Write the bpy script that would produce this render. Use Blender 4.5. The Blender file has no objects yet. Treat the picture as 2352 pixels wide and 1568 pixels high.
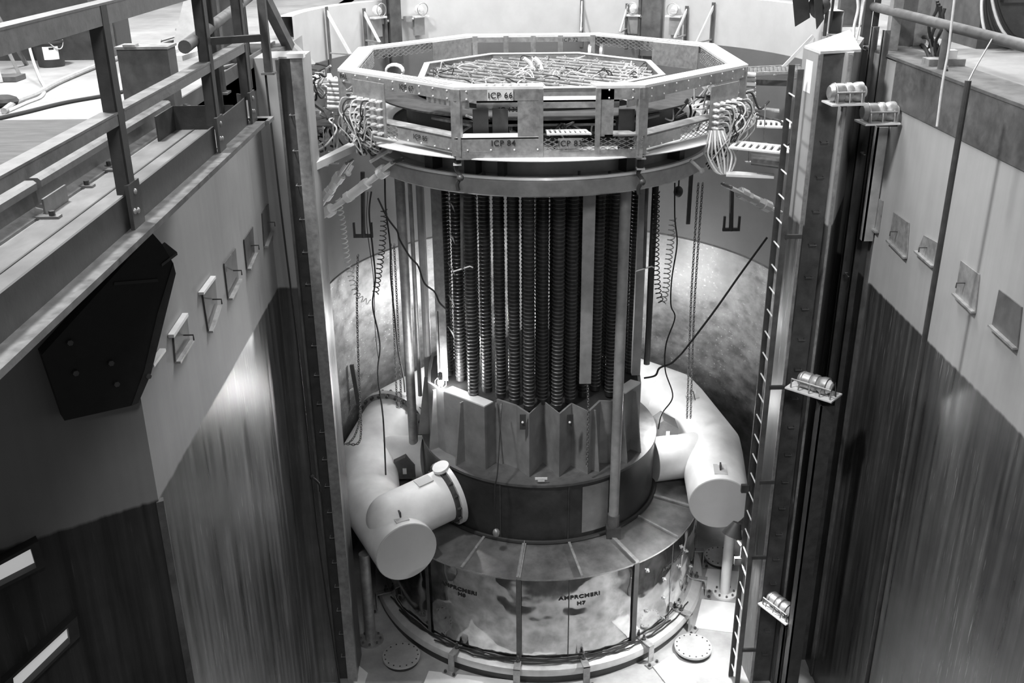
import bpy, math, random
from mathutils import Vector as V, Matrix
random.seed(7)
SC = bpy.context.scene
COL = SC.collection
# ------------------------------------------------------------------ camera
W, H, F = 2352.0, 1568.0, 2300.0
CAM = V((0, 0, 1.65))
_p, _y, _r = math.radians(23.4), math.radians(0.85), math.radians(-0.5)
FWD = V((math.sin(_y)*math.cos(_p), math.cos(_y)*math.cos(_p), -math.sin(_p)))
_rt = V((math.cos(_y), -math.sin(_y), 0)); _up = _rt.cross(FWD)
RT = _rt*math.cos(_r)+_up*math.sin(_r); UP = -_rt*math.sin(_r)+_up*math.cos(_r)
cd = bpy.data.cameras.new('camera'); cam = bpy.data.objects.new('camera', cd); COL.objects.link(cam)
cd.sensor_fit = 'HORIZONTAL'; cd.sensor_width = 36.0; cd.lens = 36.0*F/W; cd.clip_end = 200
cam.matrix_world = Matrix(((RT.x, UP.x, -FWD.x, CAM.x), (RT.y, UP.y, -FWD.y, CAM.y), (RT.z, UP.z, -FWD.z, CAM.z), (0, 0, 0, 1)))
SC.camera = cam
# ------------------------------------------------------------------ light
vs = SC.view_settings
vs.view_transform = 'Standard'; vs.look = 'None'; vs.gamma = 1.0; vs.exposure = 0.0; vs.use_curve_mapping = False
wd = bpy.data.worlds.new('hall_air'); SC.world = wd; wd.use_nodes = True
wd.node_tree.nodes['Background'].inputs[0].default_value = (1, 1, 1, 1)
wd.node_tree.nodes['Background'].inputs[1].default_value = 0.08
def lamp(kind, loc, energy, size=0.1, target=None, size_y=None, spot=None, blend=.5):
    ld = bpy.data.lights.new('light', kind); ld.energy = energy
    if kind == 'AREA':
        ld.size = size
        if size_y: ld.shape = 'RECTANGLE'; ld.size_y = size_y
    else: ld.shadow_soft_size = size
    if kind == 'SPOT': ld.spot_size = math.radians(spot or 90); ld.spot_blend = blend
    o = bpy.data.objects.new('light', ld); COL.objects.link(o); o.location = loc
    if target is not None: o.rotation_euler = (V(target)-V(loc)).to_track_quat('-Z', 'Y').to_euler()
    return o
lamp('AREA', (1.8, 16.0, 9), 2000, 5, (0.8, 14.5, -1), 4)          # hall lights over the cavity
lamp('AREA', (-8, 17, 7), 420, 4, (-5, 15, 0), 3)              # hall lights over the left deck
lamp('AREA', (8, 17, 7), 560, 4, (5, 14, 0), 3)                # hall lights over the right deck
lamp('AREA', (-4.6, 7.5, 9.0), 1900, 1.2, (1.6, 12, -6), 1.2)        # hall lights above the near pool
lamp('AREA', (1.2, -3.0, 8), 900, 3, (1.0, 12, -4), 3)              # front fill light added behind the camera
# ------------------------------------------------------------------ pixel helpers (a point of the photo -> a point in the place)
def ray(x, y): return RT*((x-W/2)/F) - UP*((y-H/2)/F) + FWD
def atz(x, y, z): d = ray(x, y); return CAM + d*((z-CAM.z)/d.z)
def atx(x, y, X): d = ray(x, y); return CAM + d*((X-CAM.x)/d.x)
def aty(x, y, Y): d = ray(x, y); return CAM + d*((Y-CAM.y)/d.y)
CX, CY = 0.64, 14.5
CEN = V((CX, CY, 0))
def cyl_hit(x, y, r, far=False, cx=CX, cy=CY):
    d = ray(x, y); ox, oy = CAM.x-cx, CAM.y-cy
    a = d.x*d.x+d.y*d.y; b = ox*d.x+oy*d.y; c = ox*ox+oy*oy-r*r
    q = math.sqrt(max(0, b*b-a*c)); t = (-b+(q if far else -q))/a
    return CAM + d*t
def polar(r, deg, z=0, cx=CX, cy=CY): a = math.radians(deg); return V((cx+r*math.cos(a), cy+r*math.sin(a), z))
# ------------------------------------------------------------------ materials (all greys: the photograph is black and white)
def mat(name, col, rough=.6, metal=0., var=.25, scale=6., stretch=(1, 1, 1), bump=.15, var2=0., scale2=1.2, rvar=.1, coat=0.):
    m = bpy.data.materials.new(name); m.use_nodes = True; nt = m.node_tree; n = nt.nodes; L = nt.links
    b = n['Principled BSDF']; b.inputs['Roughness'].default_value = rough; b.inputs['Metallic'].default_value = metal
    geo = n.new('ShaderNodeNewGeometry'); mp = n.new('ShaderNodeMapping'); mp.inputs['Scale'].default_value = stretch
    L.new(geo.outputs['Position'], mp.inputs['Vector'])
    nz = n.new('ShaderNodeTexNoise'); nz.inputs['Scale'].default_value = scale; nz.inputs['Detail'].default_value = 6; nz.inputs['Roughness'].default_value = .65
    L.new(mp.outputs[0], nz.inputs['Vector'])
    mr = n.new('ShaderNodeMapRange'); mr.inputs['From Min'].default_value = .3; mr.inputs['From Max'].default_value = .7
    mr.inputs['To Min'].default_value = col*(1-var); mr.inputs['To Max'].default_value = col*(1+var)
    L.new(nz.outputs[0], mr.inputs[0]); out = mr.outputs[0]
    if var2:
        n2 = n.new('ShaderNodeTexNoise'); n2.inputs['Scale'].default_value = scale2; n2.inputs['Detail'].default_value = 4
        L.new(geo.outputs['Position'], n2.inputs['Vector'])
        m2 = n.new('ShaderNodeMapRange'); m2.inputs['From Min'].default_value = .35; m2.inputs['From Max'].default_value = .65
        m2.inputs['To Min'].default_value = 1-var2; m2.inputs['To Max'].default_value = 1+var2
        L.new(n2.outputs[0], m2.inputs[0]); mu = n.new('ShaderNodeMath'); mu.operation = 'MULTIPLY'
        L.new(out, mu.inputs[0]); L.new(m2.outputs[0], mu.inputs[1]); out = mu.outputs[0]
    L.new(out, b.inputs['Base Color'])
    rr = n.new('ShaderNodeMapRange'); rr.inputs['From Min'].default_value = .3; rr.inputs['From Max'].default_value = .7
    rr.inputs['To Min'].default_value = max(.03, rough-rvar); rr.inputs['To Max'].default_value = min(1, rough+rvar)
    L.new(nz.outputs[0], rr.inputs[0]); L.new(rr.outputs[0], b.inputs['Roughness'])
    if bump:
        bp = n.new('ShaderNodeBump'); bp.inputs['Strength'].default_value = bump; bp.inputs['Distance'].default_value = .02
        L.new(nz.outputs[0], bp.inputs['Height']); L.new(bp.outputs[0], b.inputs['Normal'])
    return m
def emit(name, strength, col=1.0):
    m = bpy.data.materials.new(name); m.use_nodes = True; b = m.node_tree.nodes['Principled BSDF']
    b.inputs['Base Color'].default_value = (.8, .8, .8, 1); b.inputs['Emission Color'].default_value = (col, col, col, 1)
    b.inputs['Emission Strength'].default_value = strength
    return m
def liner(name, split_z, up_col, up_rough, low_col, low_metal, low_rough, sx=(9, 9, .35), scratch=.5, band=None):
    """steel tank liner: dull coating above the split (old water line; painted shade edge in the cavity), bare streaked steel below it"""
    m = bpy.data.materials.new(name); m.use_nodes = True; nt = m.node_tree; n = nt.nodes; L = nt.links
    b = n['Principled BSDF']; geo = n.new('ShaderNodeNewGeometry'); sp = n.new('ShaderNodeSeparateXYZ'); L.new(geo.outputs['Position'], sp.inputs[0])
    def noise(sc, stretch, det=6):
        mp = n.new('ShaderNodeMapping'); mp.inputs['Scale'].default_value = stretch; L.new(geo.outputs['Position'], mp.inputs[0])
        z = n.new('ShaderNodeTexNoise'); z.inputs['Scale'].default_value = sc; z.inputs['Detail'].default_value = det; z.inputs['Roughness'].default_value = .6
        L.new(mp.outputs[0], z.inputs['Vector']); return z.outputs[0]
    def rng(s, a, c, lo, hi):
        r = n.new('ShaderNodeMapRange'); r.inputs[1].default_value = a; r.inputs[2].default_value = c; r.inputs[3].default_value = lo; r.inputs[4].default_value = hi
        L.new(s, r.inputs[0]); return r.outputs[0]
    def math_(op, a, c):
        k = n.new('ShaderNodeMath'); k.operation = op
        for i, v in enumerate((a, c)):
            if isinstance(v, (int, float)): k.inputs[i].default_value = v
            else: L.new(v, k.inputs[i])
        return k.outputs[0]
    streak = noise(1.0, sx); blot = noise(.8, (1, 1, 1), 5); fine = noise(2.2, (sx[0]*2.5, sx[1]*2.5, sx[2]*3), 3)
    zz = math_('ADD', sp.outputs[2], math_('MULTIPLY', math_('SUBTRACT', streak, .5), .05))
    up = rng(zz, split_z-.015, split_z+.015, 0, 1)
    upc = math_('MULTIPLY', rng(streak, .3, .7, up_col*.95, up_col*1.05), rng(blot, .3, .7, .88, 1.12))
    lowc = math_('MULTIPLY', rng(streak, .3, .7, low_col*.55, low_col*1.45), rng(blot, .3, .7, .7, 1.3))
    scr = math_('MULTIPLY', rng(fine, .62, .72, 0, scratch), rng(blot, .45, .6, 0, 1))
    lowc = math_('ADD', lowc, scr)
    def mixf(a, c):
        mx = n.new('ShaderNodeMix'); mx.data_type = 'FLOAT'; L.new(up, mx.inputs[0])
        for i, v in ((2, a), (3, c)):
            if isinstance(v, (int, float)): mx.inputs[i].default_value = v
            else: L.new(v, mx.inputs[i])
        return mx.outputs[0]
    L.new(mixf(lowc, upc), b.inputs['Base Color'])
    L.new(mixf(low_metal, .0), b.inputs['Metallic'])
    L.new(mixf(rng(streak, .3, .7, low_rough-.08, low_rough+.14), up_rough), b.inputs['Roughness'])
    bp = n.new('ShaderNodeBump'); bp.inputs['Strength'].default_value = .25; bp.inputs['Distance'].default_value = .01
    L.new(math_('ADD', math_('MULTIPLY', streak, .6), math_('MULTIPLY', blot, 1.5)), bp.inputs['Height']); L.new(bp.outputs[0], b.inputs['Normal'])
    return m
def mirror(name, col, rough):
    """polished sheet steel, slightly dented so that reflections wave"""
    m = bpy.data.materials.new(name); m.use_nodes = True; nt = m.node_tree; n = nt.nodes; L = nt.links; b = n['Principled BSDF']
    b.inputs['Metallic'].default_value = 1.0
    geo = n.new('ShaderNodeNewGeometry'); z = n.new('ShaderNodeTexNoise'); z.inputs['Scale'].default_value = 1.5; z.inputs['Detail'].default_value = 1.5
    L.new(geo.outputs['Position'], z.inputs['Vector'])
    bp = n.new('ShaderNodeBump'); bp.inputs['Strength'].default_value = .5; bp.inputs['Distance'].default_value = .12
    L.new(z.outputs[0], bp.inputs['Height']); L.new(bp.outputs[0], b.inputs['Normal'])
    z2 = n.new('ShaderNodeTexNoise'); z2.inputs['Scale'].default_value = 5; z2.inputs['Detail'].default_value = 6; L.new(geo.outputs['Position'], z2.inputs['Vector'])
    for sock, lo, hi in (('Base Color', col*.7, col*1.2), ('Roughness', rough-.03, rough+.12)):
        r = n.new('ShaderNodeMapRange'); r.inputs[1].default_value = .35; r.inputs[2].default_value = .7; r.inputs[3].default_value = lo; r.inputs[4].default_value = hi
        L.new(z2.outputs[0], r.inputs[0]); L.new(r.outputs[0], b.inputs[sock])
    return m
TIDE = -2.69
M = dict(
    side=liner('liner_side', TIDE, .29, .62, .20, .75, .34),
    right=liner('liner_right', TIDE, .34, .62, .15, .75, .33),
    jamb=liner('liner_jamb', -1.9, .34, .62, .13, .75, .36),
    cavity=liner('liner_cavity', -3.85, .14, .42, .25, .8, .42, (3, 3, 5), .5),  # darker upper part: platform shade painted into the wall colour
    concrete=mat('deck_concrete', .30, .85, 0, .14, 5, bump=.3, var2=.18, scale2=.8),
    strip=mat('deck_steel_strip', .17, .7, .1, .3, 4, (1, .5, 1), bump=.25, var2=.3),
    plank=mat('deck_boarding', .10, .8, 0, .35, 3, (1, 5, 1), bump=.3),
    upper=mat('painted_upper_wall', .50, .75, 0, .05, 4, bump=.08, var2=.05),
    floor=mat('cavity_floor_steel', .36, .55, .1, .14, 5, bump=.1, var2=.2),
    poolfloor=mat('pool_floor_steel', .05, .5, .3, .3, 4, bump=.1),
    plate=mat('pale_floor_paint', .72, .55, 0, .06, 6, bump=.05, var2=.12),
    front=liner('liner_front', TIDE, .26, .7, .06, .4, .5, scratch=.08),
    black=mat('black_bracket_paint', .018, .5, .1, .3, 8, bump=.1),
    tubering=mat('tube_ring_wire', .17, .35, .7, .15, 12, bump=0),
    dark=mat('dark_painted_steel', .055, .55, .2, .25, 8, bump=.15),
    mid=mat('mid_grey_steel', .13, .5, .4, .25, 7, bump=.15, var2=.2),
    galv=mat('galvanised_steel', .36, .45, .55, .22, 14, bump=.1, var2=.15, scale2=3),
    bright=mat('bright_aluminium', .80, .45, .25, .06, 9, bump=.05),
    rail=mat('crane_rail_steel', .20, .45, .5, .3, 9, bump=.2),
    white=mat('white_insulation_paint', .82, .5, 0, .07, 3, bump=.06, var2=.08, scale2=2),
    cap=mat('grey_cap_paint', .52, .6, 0, .03, 6, bump=.03),
    tank=mat('dark_tank_steel', .07, .38, .55, .25, 4, bump=.08, var2=.25),
    fin=mat('satin_support_plate', .27, .5, .4, .15, 6, bump=.06, var2=.2),
    polish=mirror('polished_shield_steel', .62, .05),
    roof=mat('dull_shield_roof', .20, .42, .6, .25, 5, bump=.08, var2=.25),
    tube=mat('guide_tube_steel', .07, .42, .65, .15, 12, bump=.04),
    flange=mat('flange_steel', .42, .5, .5, .15, 8, bump=.06, var2=.15),
    rubber=mat('black_rubber', .02, .6, 0, .2, 20, bump=0),
    cable=mat('grey_cable', .35, .6, 0, .2, 20, bump=0),
    wcable=mat('white_cable', .72, .55, 0, .1, 20, bump=0),
    chain=mat('chain_steel', .16, .45, .7, .2, 20, bump=0),
    paper=mat('paper', .8, .8, 0, .03, 20, bump=0),
    ink=mat('black_stencil_ink', .015, .7, 0, .1, 20, bump=0),
    wood=mat('pale_timber', .5, .8, 0, .15, 5, (1, 8, 1), bump=.1),
    ring=mat('base_ring_steel', .55, .4, .4, .12, 6, bump=.06, var2=.12),
    bulb=emit('lit_bulb', 60), slot=emit('lit_duct', .35),
)
# ------------------------------------------------------------------ mesh builder
class MB:
    def __init__(s): s.v = []; s.f = []
    def add(s, vs_, fs):
        o = len(s.v); s.v += [V(p) for p in vs_]; s.f += [[i+o for i in f] for f in fs]; return s
    def box(s, c, d, R=None):
        c = V(c); hx, hy, hz = d[0]/2, d[1]/2, d[2]/2
        pts = [V((x, y, z)) for x in (-hx, hx) for y in (-hy, hy) for z in (-hz, hz)]
        if R is not None: pts = [R @ p for p in pts]
        return s.add([c+p for p in pts], [(0, 1, 3, 2), (4, 6, 7, 5), (0, 4, 5, 1), (2, 3, 7, 6), (0, 2, 6, 4), (1, 5, 7, 3)])
    def slab(s, o, u, v, w):      # parallelepiped from corner o with edge vectors u, v, w
        o, u, v, w = V(o), V(u), V(v), V(w)
        pts = [o, o+w, o+v, o+v+w, o+u, o+u+w, o+u+v, o+u+v+w]
        fs = [(0, 1, 3, 2), (4, 6, 7, 5), (0, 4, 5, 1), (2, 3, 7, 6), (0, 2, 6, 4), (1, 5, 7, 3)]
        if u.cross(v).dot(w) < 0: fs = [f[::-1] for f in fs]
        return s.add(pts, fs)
    def beam(s, p, q, w, h, up=(0, 0, 1)):
        p, q = V(p), V(q); d = (q-p).normalized(); up = V(up)
        if abs(d.dot(up)) > .98: up = V((0, 1, 0))
        x = d.cross(up).normalized(); y = x.cross(d)
        return s.slab(p-x*w/2-y*h/2, q-p, x*w, y*h)
    def tube(s, pts, r, n=8, closed=False, caps=True):
        pts = [V(p) for p in pts]; N = len(pts); rs = r if isinstance(r, (list, tuple)) else [r]*N
        vs_ = []; prev = None
        for i, p in enumerate(pts):
            if closed: t = pts[(i+1) % N]-pts[i-1]
            else: t = pts[min(i+1, N-1)]-pts[max(i-1, 0)]
            if t.length < 1e-9: t = V((0, 0, 1))
            t.normalize()
            if prev is None:
                a = V((0, 0, 1)) if abs(t.z) < .9 else V((1, 0, 0)); x = t.cross(a).normalized()
            else:
                x = prev - t*prev.dot(t)
                x = x.normalized() if x.length > 1e-6 else t.orthogonal().normalized()
            prev = x; y = t.cross(x)
            for k in range(n):
                a = 2*math.pi*k/n; vs_.append(p+(x*math.cos(a)+y*math.sin(a))*rs[i])
        fs = []
        for i in range(N if closed else N-1):
            j = (i+1) % N
            for k in range(n): fs.append((i*n+k, i*n+(k+1) % n, j*n+(k+1) % n, j*n+k))
        if caps and not closed: fs += [tuple(range(n))[::-1], tuple((N-1)*n+k for k in range(n))]
        return s.add(vs_, fs)
    def cyl(s, p, q, r, n=16, r2=None): return s.tube([p, q], [r, r if r2 is None else r2], n)
    def lathe(s, c, prof, n=48, a0=0, a1=360, axis=None):
        c = V(c); full = abs(a1-a0) >= 359.9; m = n if full else n+1; vs_ = []
        for (r, z) in prof:
            for k in range(m):
                a = math.radians(a0+(a1-a0)*k/n); vs_.append(c+V((r*math.cos(a), r*math.sin(a), z)))
        if axis is not None:
            q = V((0, 0, 1)).rotation_difference(V(axis).normalized()); vs_ = [c+q @ (p-c) for p in vs_]
        fs = []
        for i in range(len(prof)-1):
            for k in range(n): fs.append((i*m+k, i*m+(k+1) % m, (i+1)*m+(k+1) % m, (i+1)*m+k))
        return s.add(vs_, fs)
    def disc(s, c, r, h, n=32, axis=None): return s.lathe(c, [(0.0001, 0), (r, 0), (r, h), (0.0001, h)], n, axis=axis)
    def ringbox(s, c, r0, r1, z0, z1, n=64, a0=0, a1=360):
        s.lathe(c, [(r0, z0), (r1, z0), (r1, z1), (r0, z1), (r0, z0)], n, a0, a1)
        if abs(a1-a0) < 359.9:
            for a in (a0, a1):
                u = V((math.cos(math.radians(a)), math.sin(math.radians(a)), 0)); c_ = V(c)
                s.add([c_+u*r0+V((0, 0, z0)), c_+u*r1+V((0, 0, z0)), c_+u*r1+V((0, 0, z1)), c_+u*r0+V((0, 0, z1))], [(0, 1, 2, 3)])
        return s
    def prism(s, pts, d):         # polygon of 3-D points pushed along vector d
        pts = [V(p) for p in pts]; d = V(d); n = len(pts)
        fs = [tuple(range(n))[::-1], tuple(range(n, 2*n))]+[(i, (i+1) % n, n+(i+1) % n, n+i) for i in range(n)]
        return s.add(pts+[p+d for p in pts], fs)
    def sphere(s, c, r, n=12, m=8, sc=(1, 1, 1)):
        c = V(c); vs_ = [c+V((0, 0, r*sc[2]))]
        for i in range(1, m):
            t = math.pi*i/m
            for k in range(n): a = 2*math.pi*k/n; vs_.append(c+V((r*sc[0]*math.sin(t)*math.cos(a), r*sc[1]*math.sin(t)*math.sin(a), r*sc[2]*math.cos(t))))
        vs_.append(c-V((0, 0, r*sc[2]))); fs = [(0, 1+k, 1+(k+1) % n) for k in range(n)]
        for i in range(m-2):
            for k in range(n): fs.append((1+i*n+k, 1+(i+1)*n+k, 1+(i+1)*n+(k+1) % n, 1+i*n+(k+1) % n))
        e = len(vs_)-1; b_ = 1+(m-2)*n; fs += [(b_+k, e, b_+(k+1) % n) for k in range(n)]
        return s.add(vs_, fs)
    def mesh_panel(s, o, u, v, pitch=.06, bar=.008, aspect=2.2):
        """expanded metal: diamond lattice over the rectangle o, o+u, o+v"""
        o, u, v = V(o), V(u), V(v); lu, lv = u.length, v.length; U, Vv = u/lu, v/lv; nrm = U.cross(Vv)
        slope = 1/aspect; step = pitch*aspect
        for sg in (1, -1):
            k = -int(lv/slope/step)-2 if sg > 0 else 0
            kmax = int(lu/step)+1 if sg > 0 else int((lu+lv/slope)/step)+2
            while k <= kmax:
                a0 = k*step; t0, t1 = 0.0, lv/slope     # line a = a0 + sg*t, b = slope*t
                if sg > 0: lo, hi = max(0, -a0), min(lv/slope, lu-a0)
                else: lo, hi = max(0, a0-lu), min(lv/slope, a0)
                if hi-lo > 1e-3:
                    p = o+U*(a0+sg*lo)+Vv*(slope*lo); q = o+U*(a0+sg*hi)+Vv*(slope*hi)
                    s.beam(p, q, bar, bar*.6, nrm)
                k += 1
        return s
    def slotted(s, o, u, v, w, n, fill=.5, edge=.22):
        """plate o,u,v of thickness w with n slots across it"""
        o, u, v, w = V(o), V(u), V(v), V(w)
        s.slab(o, u, v*edge, w); s.slab(o+v*(1-edge), u, v*edge, w); e = .03
        pit = (1-2*e)/n
        for i in range(n+1):
            a = e+pit*i-pit*(1-fill)/2; b = a+pit*(1-fill)
            if i == 0: a = 0
            if i == n: b = 1
            s.slab(o+u*a+v*edge, u*(b-a), v*(1-2*edge), w)
        return s
    def build(s, name, m, parent=None, smooth=.6, origin=None):
        me = bpy.data.meshes.new(name)
        if parent is not None and origin is None: org = wloc(parent)
        elif origin is not None: org = V(origin)
        else:
            xs = [p.x for p in s.v]; ys = [p.y for p in s.v]; zs = [p.z for p in s.v]
            org = V(((min(xs)+max(xs))/2, (min(ys)+max(ys))/2, min(zs)))
        me.from_pydata([tuple(p-org) for p in s.v], [], s.f); me.update()
        import bmesh
        bm = bmesh.new(); bm.from_mesh(me); bmesh.ops.recalc_face_normals(bm, faces=bm.faces); bm.to_mesh(me); bm.free()
        if smooth:
            me.polygons.foreach_set('use_smooth', [True]*len(me.polygons)); me.set_sharp_from_angle(angle=smooth)
        me.materials.append(M[m] if isinstance(m, str) else m)
        o = bpy.data.objects.new(name, me); COL.objects.link(o)
        if parent is not None: o.parent = parent; o.location = org-wloc(parent)
        else: o.location = org
        return o
def wloc(o):
    p = V(o.location)
    while o.parent is not None: o = o.parent; p = p+V(o.location)
    return p
def tag(o, label, cat, group=None, kind=None):
    o['label'] = label; o['category'] = cat
    if group: o['group'] = group
    if kind: o['kind'] = kind
    return o
def thing(name, loc, label, cat, group=None):
    o = bpy.data.objects.new(name, None); COL.objects.link(o); o.location = loc; o.empty_display_size = .1
    return tag(o, label, cat, group)
def struct(o): o['kind'] = 'structure'; return o
def dup(root, loc, rz=0, label=None, group=None):
    def rec(o, par):
        c = o.copy(); COL.objects.link(c)
        if par is not None: c.parent = par
        for ch in kids.get(o.name, []): rec(ch, c)
        return c
    kids = {}
    def scan(o):
        kids[o.name] = list(o.children)
        for ch in o.children: scan(ch)
    scan(root); c = rec(root, None); c.location = loc; c.rotation_euler = (0, 0, rz)
    if label: c['label'] = label
    if group: c['group'] = group
    return c
def spline(pts, k=8, closed=False):
    pts = [V(p) for p in pts]; out = []; n = len(pts)
    for i in range(n if closed else n-1):
        if closed: a, b, c, d = pts[i-1], pts[i], pts[(i+1) % n], pts[(i+2) % n]
        else: a, b, c, d = pts[max(i-1, 0)], pts[i], pts[i+1], pts[min(i+2, n-1)]
        for j in range(k):
            t = j/k; t2, t3 = t*t, t*t*t
            out.append(.5*((2*b)+(c-a)*t+(2*a-5*b+4*c-d)*t2+(3*b-a-3*c+d)*t3))
    if not closed: out.append(pts[-1])
    return out
def helix(path, r, turns, per=10):
    """coiled cord around a polyline"""
    P = spline(path, 10); L = [0]
    for i in range(1, len(P)): L.append(L[-1]+(P[i]-P[i-1]).length)
    N = int(turns*per); out = []; j = 0
    for i in range(N+1):
        s_ = L[-1]*i/N
        while j < len(P)-2 and L[j+1] < s_: j += 1
        t = (s_-L[j])/max(1e-9, L[j+1]-L[j]); p = P[j].lerp(P[j+1], min(1, t)); d = (P[j+1]-P[j]).normalized()
        x = d.orthogonal() if abs(d.z) < .3 else d.cross(V((0, 1, 0))); x.normalize(); y = d.cross(x); a = 2*math.pi*i/per
        out.append(p+(x*math.cos(a)+y*math.sin(a))*r)
    return out
def chain_mb(path, link=.05, r=.006):
    P = spline(path, 8); mb = MB(); L = [0]
    for i in range(1, len(P)): L.append(L[-1]+(P[i]-P[i-1]).length)
    n = max(2, int(L[-1]/(link*.72))); j = 0
    for i in range(n):
        s_ = L[-1]*(i+.5)/n
        while j < len(P)-2 and L[j+1] < s_: j += 1
        t = (s_-L[j])/max(1e-9, L[j+1]-L[j]); p = P[j].lerp(P[j+1], t); d = (P[j+1]-P[j]).normalized()
        x = d.orthogonal().normalized(); y = d.cross(x)
        if i % 2: x = y
        loop = [p+d*(link/2*math.cos(a))+x*(link*.3*math.sin(a)) for a in [2*math.pi*k/8 for k in range(8)]]
        mb.tube(loop, r, 4, closed=True)
    return mb
_txt = {}
def text_mesh(s, size, bold=0.0):
    c = bpy.data.curves.new('t', 'FONT'); c.body = s; c.size = size; c.align_x = 'CENTER'; c.align_y = 'CENTER'; c.extrude = .001; c.offset = bold; c.space_character = 1.12
    o = bpy.data.objects.new('t', c); COL.objects.link(o)
    dg = bpy.context.evaluated_depsgraph_get(); me = bpy.data.meshes.new_from_object(o.evaluated_get(dg))
    bpy.data.objects.remove(o); return me
def lettering(s, size, c, ux, uy, parent, m='ink', bold=.0, wrap=None, xs=1.0):
    """flat letters centred on c, along ux, up uy; wrap=(radius, angle, z) bends them on a cylinder"""
    me = text_mesh(s, size, bold); c = V(c); ux = V(ux).normalized(); uy = V(uy).normalized(); un = ux.cross(uy)
    org = wloc(parent)
    for v in me.vertices:
        x, y, z = v.co; x *= xs
        if wrap:
            r, a, zz = wrap; th = math.radians(a)+x/r; v.co = V((CX+(r+.003+z)*math.cos(th), CY+(r+.003+z)*math.sin(th), zz+y))-org
        else: v.co = c+ux*x+uy*y+un*(z+.003)-org
    me.name = 'lettering'; me.materials.clear(); me.materials.append(M[m])
    o = bpy.data.objects.new('lettering', me); COL.objects.link(o); o.parent = parent
    return o
# ------------------------------------------------------------------ the setting
WL, WR, ZF = -2.75, 4.65, -9.0
CWX, CWR = (WL+WR)/2, (WR-WL)/2
def arc(r, a0, a1, n, z): return [polar(r, a0+(a1-a0)*i/n, z, CWX, CY) for i in range(n+1)]
struct(MB().box((CWX, 14.65, ZF-.15), (12, 8.9, .3)).build('floor', 'floor', smooth=0))
struct(MB().box((CWX, 5.6, ZF-.16), (15, 9.2, .3)).build('floor_pool', 'poolfloor', smooth=0))
struct(MB().slab((WL-.3, 6.93, ZF), (.3, 0, 0), (0, CY-6.93, 0), (0, 0, -ZF-.26)).build('wall_left', 'side', smooth=0))
struct(MB().slab((WR, 1.5, ZF), (.3, 0, 0), (0, CY-1.5, 0), (0, 0, -ZF-.02)).build('wall_right', 'right', smooth=0))
_d = V((-.83, -.557, 0))
struct(MB().slab((WL, 6.93, ZF), _d*6, V((-.557, .83, 0))*.25, (0, 0, -ZF-.26)).build('wall_front', 'front', smooth=0))
mb = MB(); P = arc(CWR, 0, 180, 72, 0); Q = arc(CWR+.25, 0, 180, 72, 0)
def curved(P, Q, z0, z1):
    mb = MB(); n = len(P)
    vs_ = [p+V((0, 0, z)) for p in P for z in (z0, z1)]+[p+V((0, 0, z)) for p in Q for z in (z0, z1)]
    fs = []
    for i in range(n-1):
        a, b, c, d = 2*i, 2*i+1, 2*i+3, 2*i+2; o = 2*n
        fs += [(a, b, c, d), (a+o, d+o, c+o, b+o), (b, b+o, c+o, c), (a, d, d+o, a+o)]
    return mb.add(vs_, fs)
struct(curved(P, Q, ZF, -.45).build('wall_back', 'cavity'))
struct(curved(arc(CWR+.03, 0, 180, 72, 0), arc(CWR+.22, 0, 180, 72, 0), -.45, .30).build('wall_rear', 'upper'))
# horizontal weld seam round the liner
mb = MB(); mb.tube(arc(CWR-.004, 2, 178, 60, -3.85), .012, 6); struct(mb.build('trim_1', 'mid'))
# decks: left, right and behind the cavity, in one level sheet of concrete
mb = MB()
mb.slab((-14, 2.5, -.25), (14+WL, 0, 0), (0, 24, 0), (0, 0, .25))
mb.slab((WL, 2.5, -.06), (.64, 0, 0), (0, 6.25, 0), (0, 0, .06))
mb.slab((WR+.02, 1.5, -.25), (10, 0, 0), (0, 25, 0), (0, 0, .25))
P = arc(CWR+.22, 0, 180, 48, 0)
for i in range(48):
    a, b = P[i], P[i+1]; a2, b2 = V((a.x, 26, 0)), V((b.x, 26, 0))
    mb.prism([a, b, b2, a2], (0, 0, -.25))
struct(mb.build('floor_deck', 'concrete', smooth=0))
struct(MB().slab((-14, 26, -.3), (30, 0, 0), (0, .3, 0), (0, 0, 7)).build('wall_rear_hall', 'upper', smooth=0))
# darker boarding on the near part of the left deck
tag(MB().slab((-9, 3, .001), (6.05, 0, 0), (0, 5.75, 0), (0, 0, .008)).build('deck_boarding', 'plank', smooth=0), 'dark worn boarding laid over the near part of the left deck', 'floor covering')
tag(MB().slab((-2.66, 2.6, .001), (.56, 0, 0), (0, 6.05, 0), (0, 0, .006)).build('walkway_strip', 'strip', smooth=0), 'worn pale steel walkway strip between the crane rail and the toe plate', 'floor covering')
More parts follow.
